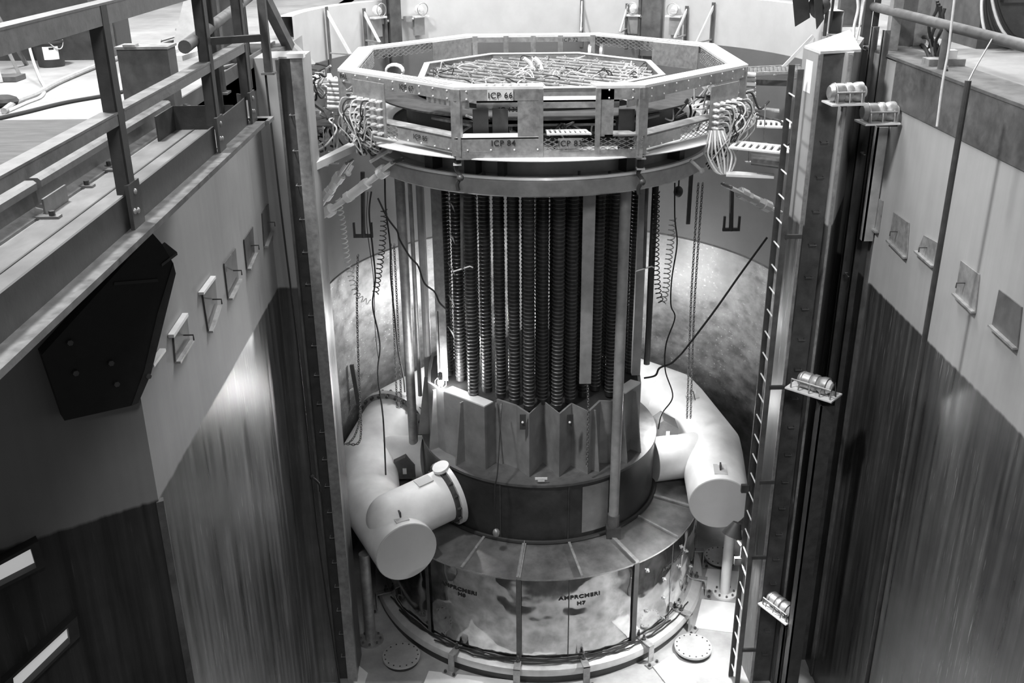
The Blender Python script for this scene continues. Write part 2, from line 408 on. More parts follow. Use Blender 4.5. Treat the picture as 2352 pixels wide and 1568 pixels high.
# steel edge of the left deck: flange, channel web below, toe plate above
mb = MB(); mb.slab((-2.12, 2.6, -.035), (.16, 0, 0), (0, 6.15, 0), (0, 0, .035))
struct(mb.build('trim_2', 'rail', smooth=0))
mb = MB(); mb.slab((-2.09, 2.6, 0), (.015, 0, 0), (0, 4.85, 0), (0, 0, .19)); struct(mb.build('trim_3', 'dark', smooth=0))
t = thing('toe_board', (-2.3, 8.1, 0), 'short curved dark toe board returning inward at the far end of the left deck edge', 'toe board')
mb = MB(); pts = spline([(-2.08, 7.55, 0), (-2.08, 8.1, 0), (-2.1, 8.55, 0), (-2.2, 8.7, 0)], 6)
for a, b in zip(pts[:-1], pts[1:]): mb.prism([a, b, b+V((0, 0, .22)), a+V((0, 0, .22))], (.012, .004, 0))
mb.build('curved_plate', 'dark', t)
MB().slab((-2.62, 8.25, 0), (.5, 0, 0), (0, .012, 0), (0, 0, .2)).slab((-2.62, 7.8, 0), (.012, 0, 0), (0, .45, 0), (0, 0, .2)).build('return_plate', 'dark', t)
tag(MB().slab((-2.2, 8.62, -.03), (.27, 0, 0), (0, .22, 0), (0, 0, .03)).build('foot_plate', 'rail', smooth=0), 'pale steel foot plate jutting past the end of the deck flange', 'plate')
# raised kerb on the left edge beyond the walkway
struct(MB().slab((WL-.02, 8.9, -.26), (.02, 0, 0), (0, 4.2, 0), (0, 0, .40)).build('trim_4', 'mid', smooth=0))
# right coping, plus a dark plate painting the shadow band below it
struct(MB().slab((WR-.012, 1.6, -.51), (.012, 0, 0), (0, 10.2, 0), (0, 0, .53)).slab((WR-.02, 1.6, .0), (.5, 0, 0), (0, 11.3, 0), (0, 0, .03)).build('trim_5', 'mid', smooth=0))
# corner strip where the left walls meet
struct(MB().slab((WL-.01, 6.90, ZF), (.05, .03, 0), (-.02, .06, 0), (0, 0, -ZF-2.7)).build('trim_6', 'mid', smooth=0))
# ------------------------------------------------------------------ lit ducts in the near left wall
def front_hit(x, y):
    n = V((_d.y, -_d.x, 0)); d = ray(x, y); o = V((WL, 6.93, 0)); return CAM+d*((o-CAM).dot(n)/d.dot(n))
_nf = V((-_d.y, _d.x, 0))
for k, (pp, nm) in enumerate((([(-40, 1303), (65, 1247), (78, 1290), (-40, 1350)], 'window_1'), ([(25, 1542), (150, 1427), (155, 1462), (30, 1585)], 'window_2'))):
    pts = [front_hit(*p) for p in pp]; n = V((_d.y, -_d.x, 0))
    if n.dot(CAM-pts[0]) < 0: n = -n
    c = sum(pts, V((0, 0, 0)))/4
    o = struct(MB().prism([p+n*.012 for p in pts], -n*.008).build(nm, 'slot', smooth=0))
    mb = MB()
    for i in range(4):
        a, b = pts[i], pts[(i+1) % 4]; a2, b2 = c+(a-c)*1.35, c+(b-c)*1.35
        mb.prism([a, b, b2, a2], n*.09)
    mb.build('window_frame', 'dark', o, smooth=0)
# ------------------------------------------------------------------ bracket under the left deck
t = thing('deck_bracket', front_hit(250, 960), 'black steel box bracket bolted under the overhanging left deck edge', 'bracket')
_n = V((_d.y, -_d.x, 0))
if _n.dot(CAM-front_hit(250, 960)) < 0: _n = -_n
def off_hit(x, y, k): d = ray(x, y); o = V((WL, 6.93, 0))+_n*k; return CAM+d*((o-CAM).dot(_n)/d.dot(_n))
pts = [off_hit(*p, .14) for p in [(20, 905), (96, 815), (350, 535), (372, 560), (398, 604), (362, 720), (332, 850), (300, 932), (148, 966), (96, 815)]][1:-1]
MB().prism(pts, -_n*.13).build('box_body', 'black', t)
pts = [off_hit(*p, .15) for p in [(398, 604), (404, 628), (347, 858), (318, 925), (302, 932), (332, 850), (362, 720)]]
MB().prism(pts, -_n*.16).build('edge_flange', 'dark', t)
pts = [off_hit(*p, .15) for p in [(262, 655), (262, 648), (362, 640), (364, 647)]]; MB().prism(pts, -_n*.02).build('stiffener_lip', 'dark', t)
q = off_hit(372, 612, .15); r_ = off_hit(408, 585, .15); MB().slab(q, r_-q, -_n*.3, (0, 0, .02)).build('seat_plate', 'mid', t)
for p in [(160, 785), (173, 855), (254, 832), (267, 880), (340, 862)]:
    q = off_hit(*p, .14); MB().cyl(q, q+_n*.025, .022, 6).build('bolt', 'mid', t)
# ------------------------------------------------------------------ crane rail, clips, end stop
t = thing('crane_rail', (-2.72, 6, 0), 'steel crane rail running along the left deck beside the toe plate', 'rail')
def rail_prof(y0, y1, nm, mname='rail'):
    pr = [(-.10, .0), (.10, .0), (.10, .015), (.025, .035), (.02, .12), (.06, .14), (.062, .18), (.045, .195), (-.045, .195), (-.062, .18), (-.06, .14), (-.02, .12), (-.025, .035), (-.10, .015)]
    return MB().prism([(-2.78+x, y0, z) for x, z in pr], (0, y1-y0, 0)).build(nm, mname, t, smooth=.5)
rail_prof(2.6, 5.86, 'rail_length'); rail_prof(5.92, 8.55, 'rail_length')
MB().slab((-2.66, 5.75, .01), (.012, 0, 0), (0, .34, 0), (0, 0, .1)).build('splice_plate', 'rail', t)
for i, p in enumerate([(265, 395), (242, 387), (110, 503), (190, 432), (362, 303)]):
    q = atz(*p, 0)
    c = thing('rail_clip', q, ['small steel rail clip left of the first railing post, farther of two', 'small steel rail clip left of the first railing post, nearer of two', 'small steel rail clip nearest the camera beside the crane rail', 'bent steel clip at the joint of the crane rail', 'small steel rail clip in front of the end stop'][i], 'clip', 'rail clips on the left deck')
    MB().box(q+V((0, 0, .012)), (.15, .06, .02)).build('clip_plate', 'rail', c); MB().cyl(q+V((.03, 0, .02)), q+V((.03, 0, .05)), .018, 6).build('nut', 'dark', c)
struct(MB().slab((-2.47, 2.7, 0), (.012, 0, 0), (0, 5.8, 0), (0, 0, .012)).build('trim_7', 'dark', smooth=0))
b0 = atz(365, 282, 0); top = aty(362, 104, 8.7).z
t = thing('rail_end_stop', (b0.x, 8.7, 0), 'tall dark steel bumper box standing at the end of the crane rail', 'end stop')
MB().slab((b0.x-.27, 8.62, 0.0), (.42, 0, 0), (0, .22, 0), (0, 0, top-.02)).build('stop_body', 'mid', t)
MB().slab((b0.x-.28, 8.60, top-.02), (.44, 0, 0), (0, .26, 0), (0, 0, .02)).slab((b0.x-.2, 8.58, top), (.1, 0, 0), (0, .1, 0), (0, 0, .02)).build('top_plate', 'galv', t)
for p in [(385, 264), (403, 256), (416, 247)]:
    q = aty(*p, 8.72); c = MB().cyl(q, q+V((.09, -.02, .0)), .024, 8); c.cyl(q+V((.03, 0, 0)), q+V((.06, -.01, 0)), .034, 6); c.build('bolt', 'rail', t)
# ------------------------------------------------------------------ left guard rail
RX = -2.05
gpost = None
labels = ['dark steel guard rail post nearest the camera on the left deck', 'dark steel guard rail post, second along the left deck edge', 'dark steel guard rail post, third along the left deck edge']
for i, Y in enumerate((5.56, 7.5, 8.59)):
    if gpost is None:
        t = gpost = thing('guard_rail_post', (RX, Y, 0), labels[0], 'railing post', 'guard rail posts on the left deck')
        mb = MB(); mb.slab((RX-.008, Y-.045, 0), (.012, 0, 0), (0, .09, 0), (0, 0, 1.2)); mb.slab((RX-.075, Y-.045, .19), (.08, 0, 0), (0, .012, 0), (0, 0, 1.01)); mb.build('upright', 'dark', t, smooth=0)
        MB().slab((RX-.01, Y-.09, -.005), (.022, 0, 0), (0, .18, 0), (0, 0, .26)).build('base_plate', 'dark', t)
        for z, y in ((.2, .0), (.09, .0), (.1, -.055)):
            q = V((RX+.012, Y+y, z)); MB().sphere(q, .018, 8, 6, (.7, 1, 1)).build('bolt', 'galv', t)
    else: dup(gpost, (RX, Y, 0), 0, labels[i])
t = thing('guard_rail', (RX, 5, .65), 'dark flat middle rail bolted between the posts along the left deck', 'railing')
MB().slab((RX-.085, 2.4, .64), (.09, 0, 0), (0, 3.12, 0), (0, 0, .012)).slab((RX-.01, 2.4, .58), (.012, 0, 0), (0, 3.12, 0), (0, 0, .06)).build('near_length', 'rail', t)
MB().slab((RX-.085, 5.62, .64), (.09, 0, 0), (0, 1.85, 0), (0, 0, .012)).slab((RX-.01, 5.62, .58), (.012, 0, 0), (0, 1.85, 0), (0, 0, .06)).build('middle_length', 'rail', t)
MB().slab((RX-.085, 7.54, .64), (.09, 0, 0), (0, 1.05, 0), (0, 0, .012)).slab((RX-.01, 7.54, .58), (.012, 0, 0), (0, 1.05, 0), (0, 0, .06)).build('far_length', 'rail', t)
a, b = atx(0, 70, RX), aty(240, 0, 5.56)
t = tag(MB().slab((RX-.085, 2.4, 1.2), (.09, 0, 0), (0, 6.3, 0), (0, 0, .012)).slab((RX-.012, 2.4, 1.1), (.014, 0, 0), (0, 6.3, 0), (0, 0, .1)).build('top_rail', 'rail', smooth=0), 'dark flat top rail of the near guard rail crossing the upper left corner', 'railing')
# pipe hand rail further along, with its posts
t = thing('pipe_hand_rail', (-2.5, 10, 0), 'grey tubular hand rail with open end beyond the flat guard rail', 'railing')
pa, pb = atz(424, 108, .8), V((-2.72, 12.35, .8))
MB().cyl(pa, pb, .045, 16).build('rail_pipe', 'mid', t); MB().sphere(pb, .06, 12, 8).build('elbow', 'mid', t)
MB().cyl(pb, (pb.x, pb.y, .0), .042, 12).build('corner_post', 'mid', t)
for fx in (.22, .62):
    q = pa.lerp(pb, fx); MB().cyl((q.x, q.y, 0), (q.x, q.y, 1.25), .045, 10).build('post', 'dark', t)
q = pa.lerp(pb, .08); MB().beam(q+V((-.02, 0, -.02)), q+V((.42, .25, -.02)), .05, .05).build('side_arm', 'dark', t)
# tall square post of the hall beside the rail
for i, (px, py, w, lab) in enumerate(((508, 215, .09, 'slim dark square post behind the second guard rail post'), (540, 130, .30, 'grey upright channel column on the left deck behind the pipe rail'), (618, 170, .08, 'dark post standing in front of the left gate guide'))):
    q = atz(px, py, 0)
    t = thing('deck_post', q, lab, 'post', 'posts on the left deck')
    MB().slab(q-V((w/2, w/2, 0)), (w, 0, 0), (0, w, 0), (0, 0, 2.0)).build('shaft', 'mid' if i == 1 else 'dark', t); MB().box(q+V((0, 0, .01)), (w*1.8, w*1.8, .02)).build('foot', 'mid', t)
# dark bag-like drum by the posts
q = atz(548, 142, 0)
t = thing('gas_cylinder', q, 'dark rounded gas cylinder standing beside the grey column', 'cylinder')
MB().lathe(q, [(.001, 0), (.13, 0), (.15, .03), (.15, 1.2), (.11, 1.32), (.05, 1.38), (.04, 1.5), (.001, 1.5)], 24).build('bottle', 'dark', t); MB().cyl(q+V((0, 0, 1.5)), q+V((0, 0, 1.6)), .03, 8).build('valve', 'galv', t)
# bucket, cabinet, easel legs
q = atz(120, 152, 0)
t = thing('paint_bucket', q, 'dark plastic bucket with pale lid and white label on the left deck', 'bucket')
MB().lathe(q, [(.001, 0), (.138, 0), (.145, .02), (.152, .26), (.165, .265), (.165, .285), (.153, .29), (.156, .36)], 32).build('pail', 'dark', t)
MB().lathe(q+V((0, 0, .36)), [(.156, -.03), (.172, -.03), (.172, .012), (.15, .02), (.001, .02)], 32).build('lid', 'wcable', t)
n = (CAM-q); n.z = 0; n.normalize(); a0 = math.degrees(math.atan2(n.y, n.x))
MB().lathe(q, [(.1485, .09), (.154, .235)], 10, a0-28, a0+38).build('paper_label', 'paper', t)
MB().lathe(q, [(.1535, .20), (.1545, .225)], 6, a0-2, a0+18).build('label_print', 'ink', t)
MB().tube([q+polar(.17, a0+50+20*math.sin(k*math.pi/10)*0, .30-.10*math.sin(k*math.pi/10), 0, 0)+V((0, 0, 0)) if 0 else q+V((.16*math.cos(math.radians(a0+45+9*k-45)), .16*math.sin(math.radians(a0+45+9*k-45)), .29-.09*math.sin(k*math.pi/10))) for k in range(11)], .005, 6).build('wire_handle', 'wcable', t)
q = atz(190, 138, 0)
t = thing('steel_cabinet', q, 'large dark steel cabinet standing behind the bucket on the left deck', 'cabinet')
MB().slab((q.x-1.75, q.y, 0), (2.2, 0, 0), (0, .5, 0), (0, 0, 1.0)).build('body', 'dark', t)
MB().slab((q.x+.18, q.y-.012, .03), (.25, 0, 0), (0, .012, 0), (0, 0, .94)).build('door_panel', 'mid', t)
q = atz(22, 185, 0)
t = thing('tripod_stand', q, 'dark metal tripod with leaning legs at the left edge beside the bucket', 'stand')
tp = q+V((-.3, .25, 1.1))
for p in [(45, 172), (62, 150), (3, 190)]: MB().beam(atz(*p, 0), tp, .035, .035).build('leg', 'galv', t)
MB().box(q+V((-.05, 0, .03)), (.35, .25, .05)).build('base_pad', 'mid', t)
q = atz(10, 245, 0)
t = thing('hose_reel_foot', q, 'dark lump of hose couplings on the deck at the left edge', 'coupling')
MB().sphere(q+V((0, 0, .05)), .12, 10, 6, (1.2, 1, .5)).build('coupling_body', 'rubber', t); MB().cyl(q+V((-.25, 0, .05)), q+V((-.1, 0, .5)), .06, 8).build('stub', 'dark', t)
def deck_cable(name, pts, r, m, label, cat='cable', group='cables lying on the left deck', z=.0):
    P = [atz(x, y, z)+V((0, 0, r+(k[0] if k else 0))) for x, y, *k in pts]
    return tag(MB().tube(spline(P, 8), r, 8).build(name, m), label, cat, group)
deck_cable('floor_cable', [(-10, 278), (60, 262), (150, 240), (250, 222), (330, 203), (420, 185), (545, 152)], .018, 'rubber', 'black cable stretched across the pale left deck toward the railing')
deck_cable('floor_hose', [(10, 262), (40, 240), (85, 222), (140, 192), (240, 150), (300, 130), (345, 118)], .028, 'cable', 'thick grey hose crossing the pale left deck below the bucket')
deck_cable('white_cable', [(20, 258), (60, 240), (95, 225), (103, 205), (92, 188, .05), (78, 160, .2), (70, 120, .5), (60, 80, .8)], .015, 'wcable', 'white cord rising from the deck in front of the tripod')
deck_cable('loop_cable', [(255, 50, .0), (275, 53), (292, 40), (288, 20), (270, 0), (255, -12)], .014, 'rubber', 'black cable loop on the bright deck at the top edge left')
deck_cable('bent_cable', [(255, 78), (270, 95), (288, 101)], .016, 'rubber', 'short black bent cable behind the near guard rail post')
for i, off in enumerate((0, 1, 2, 3)):
    pts = [(405+i*6, 70-i*3), (440+i*4, 52+i*4), (480, 48+i*6), (505, 60+i*3), (480, 75+i*4), (430, 80+i*3), (372, 96+i*3)]
    deck_cable('coiled_cable', pts, .016, 'rubber' if i % 2 else 'cable', ['dark', 'pale grey', 'second dark', 'second pale grey'][i]+' loop of the cable pile near the pale wedge plank', group='cable pile on the left deck')
for i, (a, b, w, lab) in enumerate((((405, 140), (470, 118), .16, 'rough timber plank lying beside the end stop'), ((380, 128), (470, 96), .2, 'pale board on the deck behind the end stop'), ((475, 158), (545, 140), .1, 'thin dark batten lying beyond the second post'))):
    a, b = atz(*a, 0), atz(*b, 0); tag(MB().beam(a+V((0, 0, .03)), b+V((0, 0, .03)), w, .06).build('timber_plank', 'wood' if i < 2 else 'mid', smooth=0), lab, 'plank', 'planks on the left deck')
q = atz(440, 97, 0)
tag(MB().prism([q+V((-.25, 0, 0)), q+V((.25, 0, 0)), q+V((.12, .1, .75)), q+V((.02, .1, .75))], (0, .05, 0)).build('gusset_plate', 'wood', smooth=0), 'pale triangular plate leaning up behind the pipe rail on the left deck', 'plate')
# sloping steel beam from the rail corner down to the cavity edge
tag(MB().beam((-2.72, 12.5, .75), atz(665, 118, .02)+V((0, 0, .05)), .12, .1).build('sloping_brace', 'mid', smooth=0), 'dark sloping steel brace from the rail corner to the top of the gate guide', 'brace')
tag(MB().slab((-3.1, 12.3, .0), (.5, 0, 0), (0, .9, 0), (0, 0, .1)).build('guide_head_plate', 'mid', smooth=0), 'dark flat plate across the head of the left gate guide', 'plate')
# ------------------------------------------------------------------ gate guides on the two side walls
struct(MB().slab((WL, 11.82, ZF), (.27, 0, 0), (0, .6, 0), (0, 0, -ZF+.10)).slab((WL+.27, 11.92, ZF), (.28, 0, 0), (0, .5, 0), (0, 0, -ZF+.10)).build('trim_8', 'side', smooth=0))
JB = [(3.64, 12.12), (3.68, 11.60), (3.72, 11.60), (3.74, 11.70), (3.98, 11.70), (4.0, 11.60), (4.06, 11.60), (WR-.005, 12.96), (WR-.005, 13.7)]
struct(MB().prism([(x, y, ZF) for x, y in JB], (0, 0, -ZF+.12)).build('trim_9', 'jamb', smooth=0))
t = thing('gate_guide', (-2.4, 11.85, ZF), 'tall dark gate guide channel with small hooks and pale edge on the left wall', 'gate guide')
MB().slab((-2.47, 11.90, ZF), (.14, 0, 0), (0, .015, 0), (0, 0, -ZF+.08)).build('channel_back', 'dark', t, smooth=0)
MB().slab((-2.33, 11.80, ZF), (.14, 0, 0), (0, .10, 0), (0, 0, -ZF+.14)).build('guide_flange', 'galv', t, smooth=0)
MB().slab((-2.50, 11.80, ZF), (.03, 0, 0), (0, .10, 0), (0, 0, -ZF+.08)).build('guide_edge', 'mid', t, smooth=0)
for k in range(20):
    z = -.55-k*.42; c = V((-2.365, 11.90, z))
    MB().tube([c+V((-.035, 0, 0)), c+V((-.035, -.07, 0)), c+V((.03, -.07, 0)), c+V((.03, 0, .02))], .007, 6).build('hook', 'galv', t)
MB().slab((-2.36, 11.78, .10), (.19, 0, 0), (0, .12, 0), (0, 0, .05)).build('head_cap', 'bright', t, smooth=0)
t = thing('gate_guide', (3.86, 11.65, ZF), 'tall dark gate guide channel on the right between ladder and caged lamps', 'gate guide')
MB().slab((3.745, 11.68, ZF), (.235, 0, 0), (0, .015, 0), (0, 0, -ZF+.10)).build('channel_back', 'mid', t, smooth=0)
MB().slab((3.66, 11.585, ZF), (.04, 0, 0), (0, .012, 0), (0, 0, -ZF+.10)).build('guide_edge', 'galv', t, smooth=0)
MB().slab((4.01, 11.585, ZF), (.03, 0, 0), (0, .012, 0), (0, 0, -ZF+.10)).build('guide_edge', 'galv', t, smooth=0)
for k in range(19):
    z = -.9-k*.42; c = V((3.86, 11.68, z))
    MB().tube([c+V((-.04, 0, 0)), c+V((-.04, -.06, 0)), c+V((.04, -.06, 0)), c+V((.04, 0, .0))], .006, 6).build('hook', 'mid', t)
# right wall: angle irons of the second guide
t = thing('angle_guide', (4.55, 12.3, ZF), 'dark pair of upright angle irons with wide back plate on the right wall', 'gate guide')
MB().slab((WR, 12.15, ZF), (-.025, 0, 0), (0, .36, 0), (0, 0, -ZF+.0)).build('back_plate', 'flange', t, smooth=0)
for y in (12.12, 12.5): MB().slab((WR, y, ZF), (-.08, 0, 0), (0, .03, 0), (0, 0, -ZF+.3)).slab((WR-.08, y-.03, ZF), (.012, 0, 0), (0, .09, 0), (0, 0, -ZF+.3)).build('angle_iron', 'mid', t, smooth=0)
MB().slab((WR, 11.75, ZF), (-.02, 0, 0), (0, .1, 0), (0, 0, -ZF-.75)).build('outer_strip', 'mid', t, smooth=0)
for k in range(5):
    z = -1.2-k*1.6; MB().tube([(WR-.025, 12.25, z), (WR-.07, 12.25, z), (WR-.07, 12.4, z), (WR-.025, 12.4, z)], .008, 6).build('hook', 'galv', t)
t = thing('guide_cover', (4.4, 12.9, 0), 'pale sheet metal cover folded over the top of the right gate guide', 'cover')
pk = aty(1952, 68, 13.0); A = [atz(1848, 105, .14), atz(1885, 118, .14), atz(1978, 113, .14)]
MB().add([A[0], A[1], A[2], pk, A[0]-V((0, 0, .03)), A[1]-V((0, 0, .03)), A[2]-V((0, 0, .03))], [(0, 1, 2, 3), (0, 4, 5, 1), (1, 5, 6, 2), (0, 3, 2, 6, 4)]).build('cover_sheet', 'bright', t, smooth=0)
b0_ = A[0]; MB().slab(A[0]+V((.03, -.02, -.75)), A[1]-A[0]+V((-.03, .02, 0)), V((.02, .0, 0)), V((0, 0, .72))).build('side_skirt', 'galv', t, smooth=0)
q = A[0].lerp(A[1], .4); MB().slab(A[0].lerp(A[1], .2)+V((-.0, 0, -.5)), (A[1]-A[0])*.42, V((.01, 0, 0)), V((0, 0, .36))).build('notice_paper', 'paper', t, smooth=0)
# ------------------------------------------------------------------ embedded plates
def embed(wall, pts, label, hook=True, m='mid'):
    s = 1 if wall < 0 else -1; x = WL if wall < 0 else WR
    P = [atx(px, py, x) for px, py in pts]; c = sum(P, V((0, 0, 0)))/4
    t = thing('embedded_plate', c, label, 'plate', 'embedded plates on the '+('left' if wall < 0 else 'right')+' wall')
    MB().prism([p+V((s*.004, 0, 0)) for p in P], (s*.012, 0, 0)).build('face_plate', m, t, smooth=0)
    a = P[3]; b = P[2]
    MB().slab(a+V((s*.004, 0, -.02)), b-a, (s*.05, 0, 0), (0, 0, .02)).build('bottom_lip', 'bright' if hook == 2 else 'galv', t, smooth=0)
    if hook: MB().tube([c+V((s*.016, .05, 0)), c+V((s*.10, .05, 0)), c+V((s*.10, .05, -.05))], .007, 6).build('hook', 'dark', t)
embed(-1, [(462, 672), (490, 635), (496, 700), (476, 760)], 'square embedded plate on left wall right of the black bracket')
embed(-1, [(512, 605), (538, 570), (545, 640), (522, 685)], 'square embedded plate on left wall, second from the black bracket')
embed(-1, [(558, 550), (578, 520), (582, 580), (565, 617)], 'square embedded plate on left wall, third from the black bracket')
embed(-1, [(600, 490), (614, 468), (618, 530), (605, 565)], 'small embedded plate on left wall beside the hanging rope')
embed(-1, [(395, 770), (425, 720), (432, 780), (400, 830)], 'embedded plate on left wall touching the black bracket')
def slantbar(p, q, w, lab, m='bright'):
    a, b = atx(*p, WL+.03), atx(*q, WL+.03); tag(MB().beam(a, b, .05, w).build('ledge_bar', m, smooth=0), lab, 'bar', 'bright bars on the left wall')
slantbar((393, 772), (426, 722), .03, 'bright narrow ledge bar just right of the black bracket'); slantbar((347, 840), (374, 803), .025, 'short bright ledge bar at the lower edge of the black bracket')
slantbar((462, 674), (490, 636), .025, 'thin bright ledge bar above the first embedded plate')
embed(1, [(2210, 598), (2252, 630), (2243, 715), (2198, 672)], 'square embedded plate on right wall, second from the right edge', m='galv')
embed(1, [(2298, 665), (2350, 705), (2340, 798), (2282, 745)], 'largest embedded plate on right wall at the right edge of the photo', hook=False)
embed(1, [(2125, 540), (2165, 562), (2150, 610), (2110, 575)], 'square embedded plate on right wall behind the hanging pole', m='galv')
embed(1, [(2055, 487), (2090, 512), (2085, 590), (2045, 550)], 'square embedded plate on right wall left of the hanging pole', m='galv')
embed(1, [(1998, 440), (2030, 462), (2020, 532), (1988, 500)], 'square embedded plate on right wall beside the angle irons', m='galv')
# ------------------------------------------------------------------ wall lamps on the right
def wall_lamp(px, py, x, rz, ln, label, m_lit=False):
    c = atx(px, py, x)
    t = thing('caged_lamp', c, label, 'lamp', 'caged underwater lamps on the right wall')
    R = Matrix.Rotation(rz, 3, 'Z')
    def tr(p): return c+R @ V(p)
    L2 = ln/2
    mb = MB(); mb.box(c, (ln, .30, .02), R); mb.build('shelf_plate', 'bright', t)
    mb = MB(); pr = [(.001, -.20), (.07, -.20), (.10, -.16), (.10, -.04), (.085, -.03), (.105, 0), (.105, .05), (.085, .06), (.10, .09), (.11, .12), (.11, .18), (.001, .18)]
    mb.lathe(tr((0, 0, .12)), [(r, z) for r, z in pr], 20, axis=R @ V((1, 0, 0))); mb.build('lamp_body', 'galv', t)
    mb = MB(); mb.lathe(tr((.185, 0, .12)), [(.001, .05), (.06, .04), (.09, 0)], 16, axis=R @ V((1, 0, 0))); mb.build('lens', 'wcable', t)
    for k in range(3):
        u = -.14+k*.14; mb = MB(); mb.tube([tr((u, .13*math.cos(a), .02+.2*math.sin(a)+.0)) for a in [math.pi*j/10 for j in range(11)]], .009, 6); mb.build('cage_hoop', 'galv', t)
    mb = MB(); mb.tube([tr((-L2+.06, -.11, .02)), tr((-L2+.06, -.11, .13)), tr((L2-.04, -.11, .13)), tr((L2-.04, -.11, .02))], .012, 8); mb.build('guard_bar', 'galv', t)
    mb = MB(); mb.tube([tr((L2-.1, .0, .02)), tr((L2-.04, 0, .2)), tr((L2-.02, 0, .02))], .011, 6); mb.build('yoke', 'dark', t)
    # bracket back to the wall
    mb = MB()
    if x > 4.2: mb.slab((c.x, c.y-.03, c.z-.05), (WR-c.x-.02, 0, 0), (0, .06, 0), (0, 0, .04))
    else: mb.slab((c.x-.03, c.y, c.z-.05), (.06, 0, 0), (0, 11.58-c.y, 0), (0, 0, .04))
    mb.build('wall_arm', 'dark', t)
    return t
wall_lamp(1940, 236, 3.95, .1, .42, 'caged lamp on a pale shelf just below the pale guide cover on the right')
wall_lamp(2015, 280, 4.40, .1, .42, 'caged lamp on a pale shelf near the top of the angle irons')
wall_lamp(1868, 898, 3.9, -.75, .62, 'caged lamp on a white tilted shelf halfway down the right wall')
wall_lamp(1790, 1402, 3.9, -1.05, .55, 'caged lamp on a white tilted shelf low on the right wall by the ladder')
for (px, py, x, w, lab, m) in ((1880, 925, 3.95, .2, 'upright steel channel below the halfway caged lamp', 'galv'), (1797, 1432, 3.92, .18, 'upright steel channel below the lowest caged lamp', 'galv'), (2012, 290, 4.5, .12, 'upright steel channel below the lamp on the angle irons', 'flange')):
    q = atx(px, py, x); zb = ZF if 'angle' not in lab else q.z-1.4
    t = tag(MB().slab((x, q.y-w/2, zb), (min(.18, WR-.02-x), 0, 0), (0, .02, 0), (0, 0, q.z-zb)).slab((x, q.y-w/2, zb), (.02, 0, 0), (0, w, 0), (0, 0, q.z-zb)).slab((x, q.y+w/2-.02, zb), (min(.18, WR-.02-x), 0, 0), (0, .02, 0), (0, 0, q.z-zb)).build('lamp_channel', 'dark' if m == 'galv' else m, smooth=0), lab, 'channel', 'lamp channels on the right wall')
q = aty(1992, 205, 12.55)
t = thing('junction_box', q, 'dark junction box on the angle irons above the second caged lamp', 'box'); MB().slab(q, (.3, 0, 0), (0, .2, 0), (0, 0, -.28)).build('box_body', 'dark', t); MB().slab(q+V((-.02, -.02, 0)), (.34, 0, 0), (0, .24, 0), (0, 0, .02)).build('lid', 'galv', t)
# ------------------------------------------------------------------ right deck: rail, ropes, hoses, floodlight
t = thing('pipe_guard_rail', (4.85, 10, 0), 'thick grey tubular guard rail along the right deck edge', 'railing')
za = atx(1990, 20, 4.8).z
MB().tube([(4.8, 13.25, .47), (4.8, 3.5, .47)], .055, 16).build('rail_pipe', 'mid', t)
for p in [(2168, 130)]:
    q = atx(*p, 4.8); MB().cyl((4.8, q.y, 0), (4.8, q.y, .47), .05, 12).build('post', 'mid', t)
MB().slab((4.7, 13.2, -.5), (.1, 0, 0), (0, .08, 0), (0, 0, 1.6)).slab((4.83, 13.2, -.2), (.06, 0, 0), (0, .06, 0), (0, 0, 1.3)).build('corner_post', 'dark', t, smooth=0)
for i, (px, py, w, h, lab, m) in enumerate(((2045, 120, .12, 1.4, 'pale flat post on the right deck behind the rail corner', 'galv'), (2070, 108, .3, 1.4, 'broad dark post on the right deck behind the rail corner', 'mid'), (2106, 108, .16, 1.4, 'light grey channel post on the right deck', 'galv'), (1945, 60, .3, 1.6, 'dark column behind the pale guide cover', 'mid'))):
    q = atz(px, py, 0); t = thing('deck_post', q, lab, 'post', 'posts on the right deck')
    MB().slab(q-V((w/2, .06, 0)), (w, 0, 0), (0, .12, 0), (0, 0, h)).build('shaft', m, t, smooth=0); MB().box(q+V((0, 0, .01)), (w+.1, .22, .02)).build('foot', m, t)
q = atz(2235, 85, 0)
t = thing('equipment_stack', q, 'large dark covered machine with hoses on the right deck at the top right corner', 'machine')
mb = MB(); mb.slab(q+V((-.5, -1.2, .0)), (3.2, 0, 0), (0, 2.6, 0), (0, 0, 1.15)); mb.build('covered_body', 'mid', t)
mb = MB(); mb.slab(q+V((-.3, -1.3, .55)), (2.8, 0, 0), (0, .1, 0), (0, 0, .4)); mb.build('side_panel', 'mid', t)
for k in range(5):
    P = [q+V((-.45+.05*k, -1.25-.05*k, 1.0)), q+V((-.62+.03*k, -1.4, .6+.04*k)), q+V((-.5+.09*k, -1.5, .15)), q+V((-.1+.2*k, -1.45, .12+.06*k))]
    MB().tube(spline(P, 8), .018, 8).build('hose', 'wcable' if k % 3 == 0 else 'rubber', t)
for i in range(4):
    pts = [(2078+14*i, 102-6*i), (2120+8*i, 112+5*i), (2140+6*i, 150-6*i), (2172, 140+10*i)]
    P = [atz(x, y, 0)+V((0, 0, .03+.12*(j == 1)*(i % 2))) for j, (x, y) in enumerate(pts)]
    tag(MB().tube(spline(P, 8), .022, 8).build('deck_hose', 'rubber' if i != 2 else 'wcable'), ['black hose nearest the rail on the right deck', 'second black hose on the right deck', 'white hose on the right deck behind the rail', 'farthest black hose on the right deck'][i], 'hose', 'hoses on the right deck')
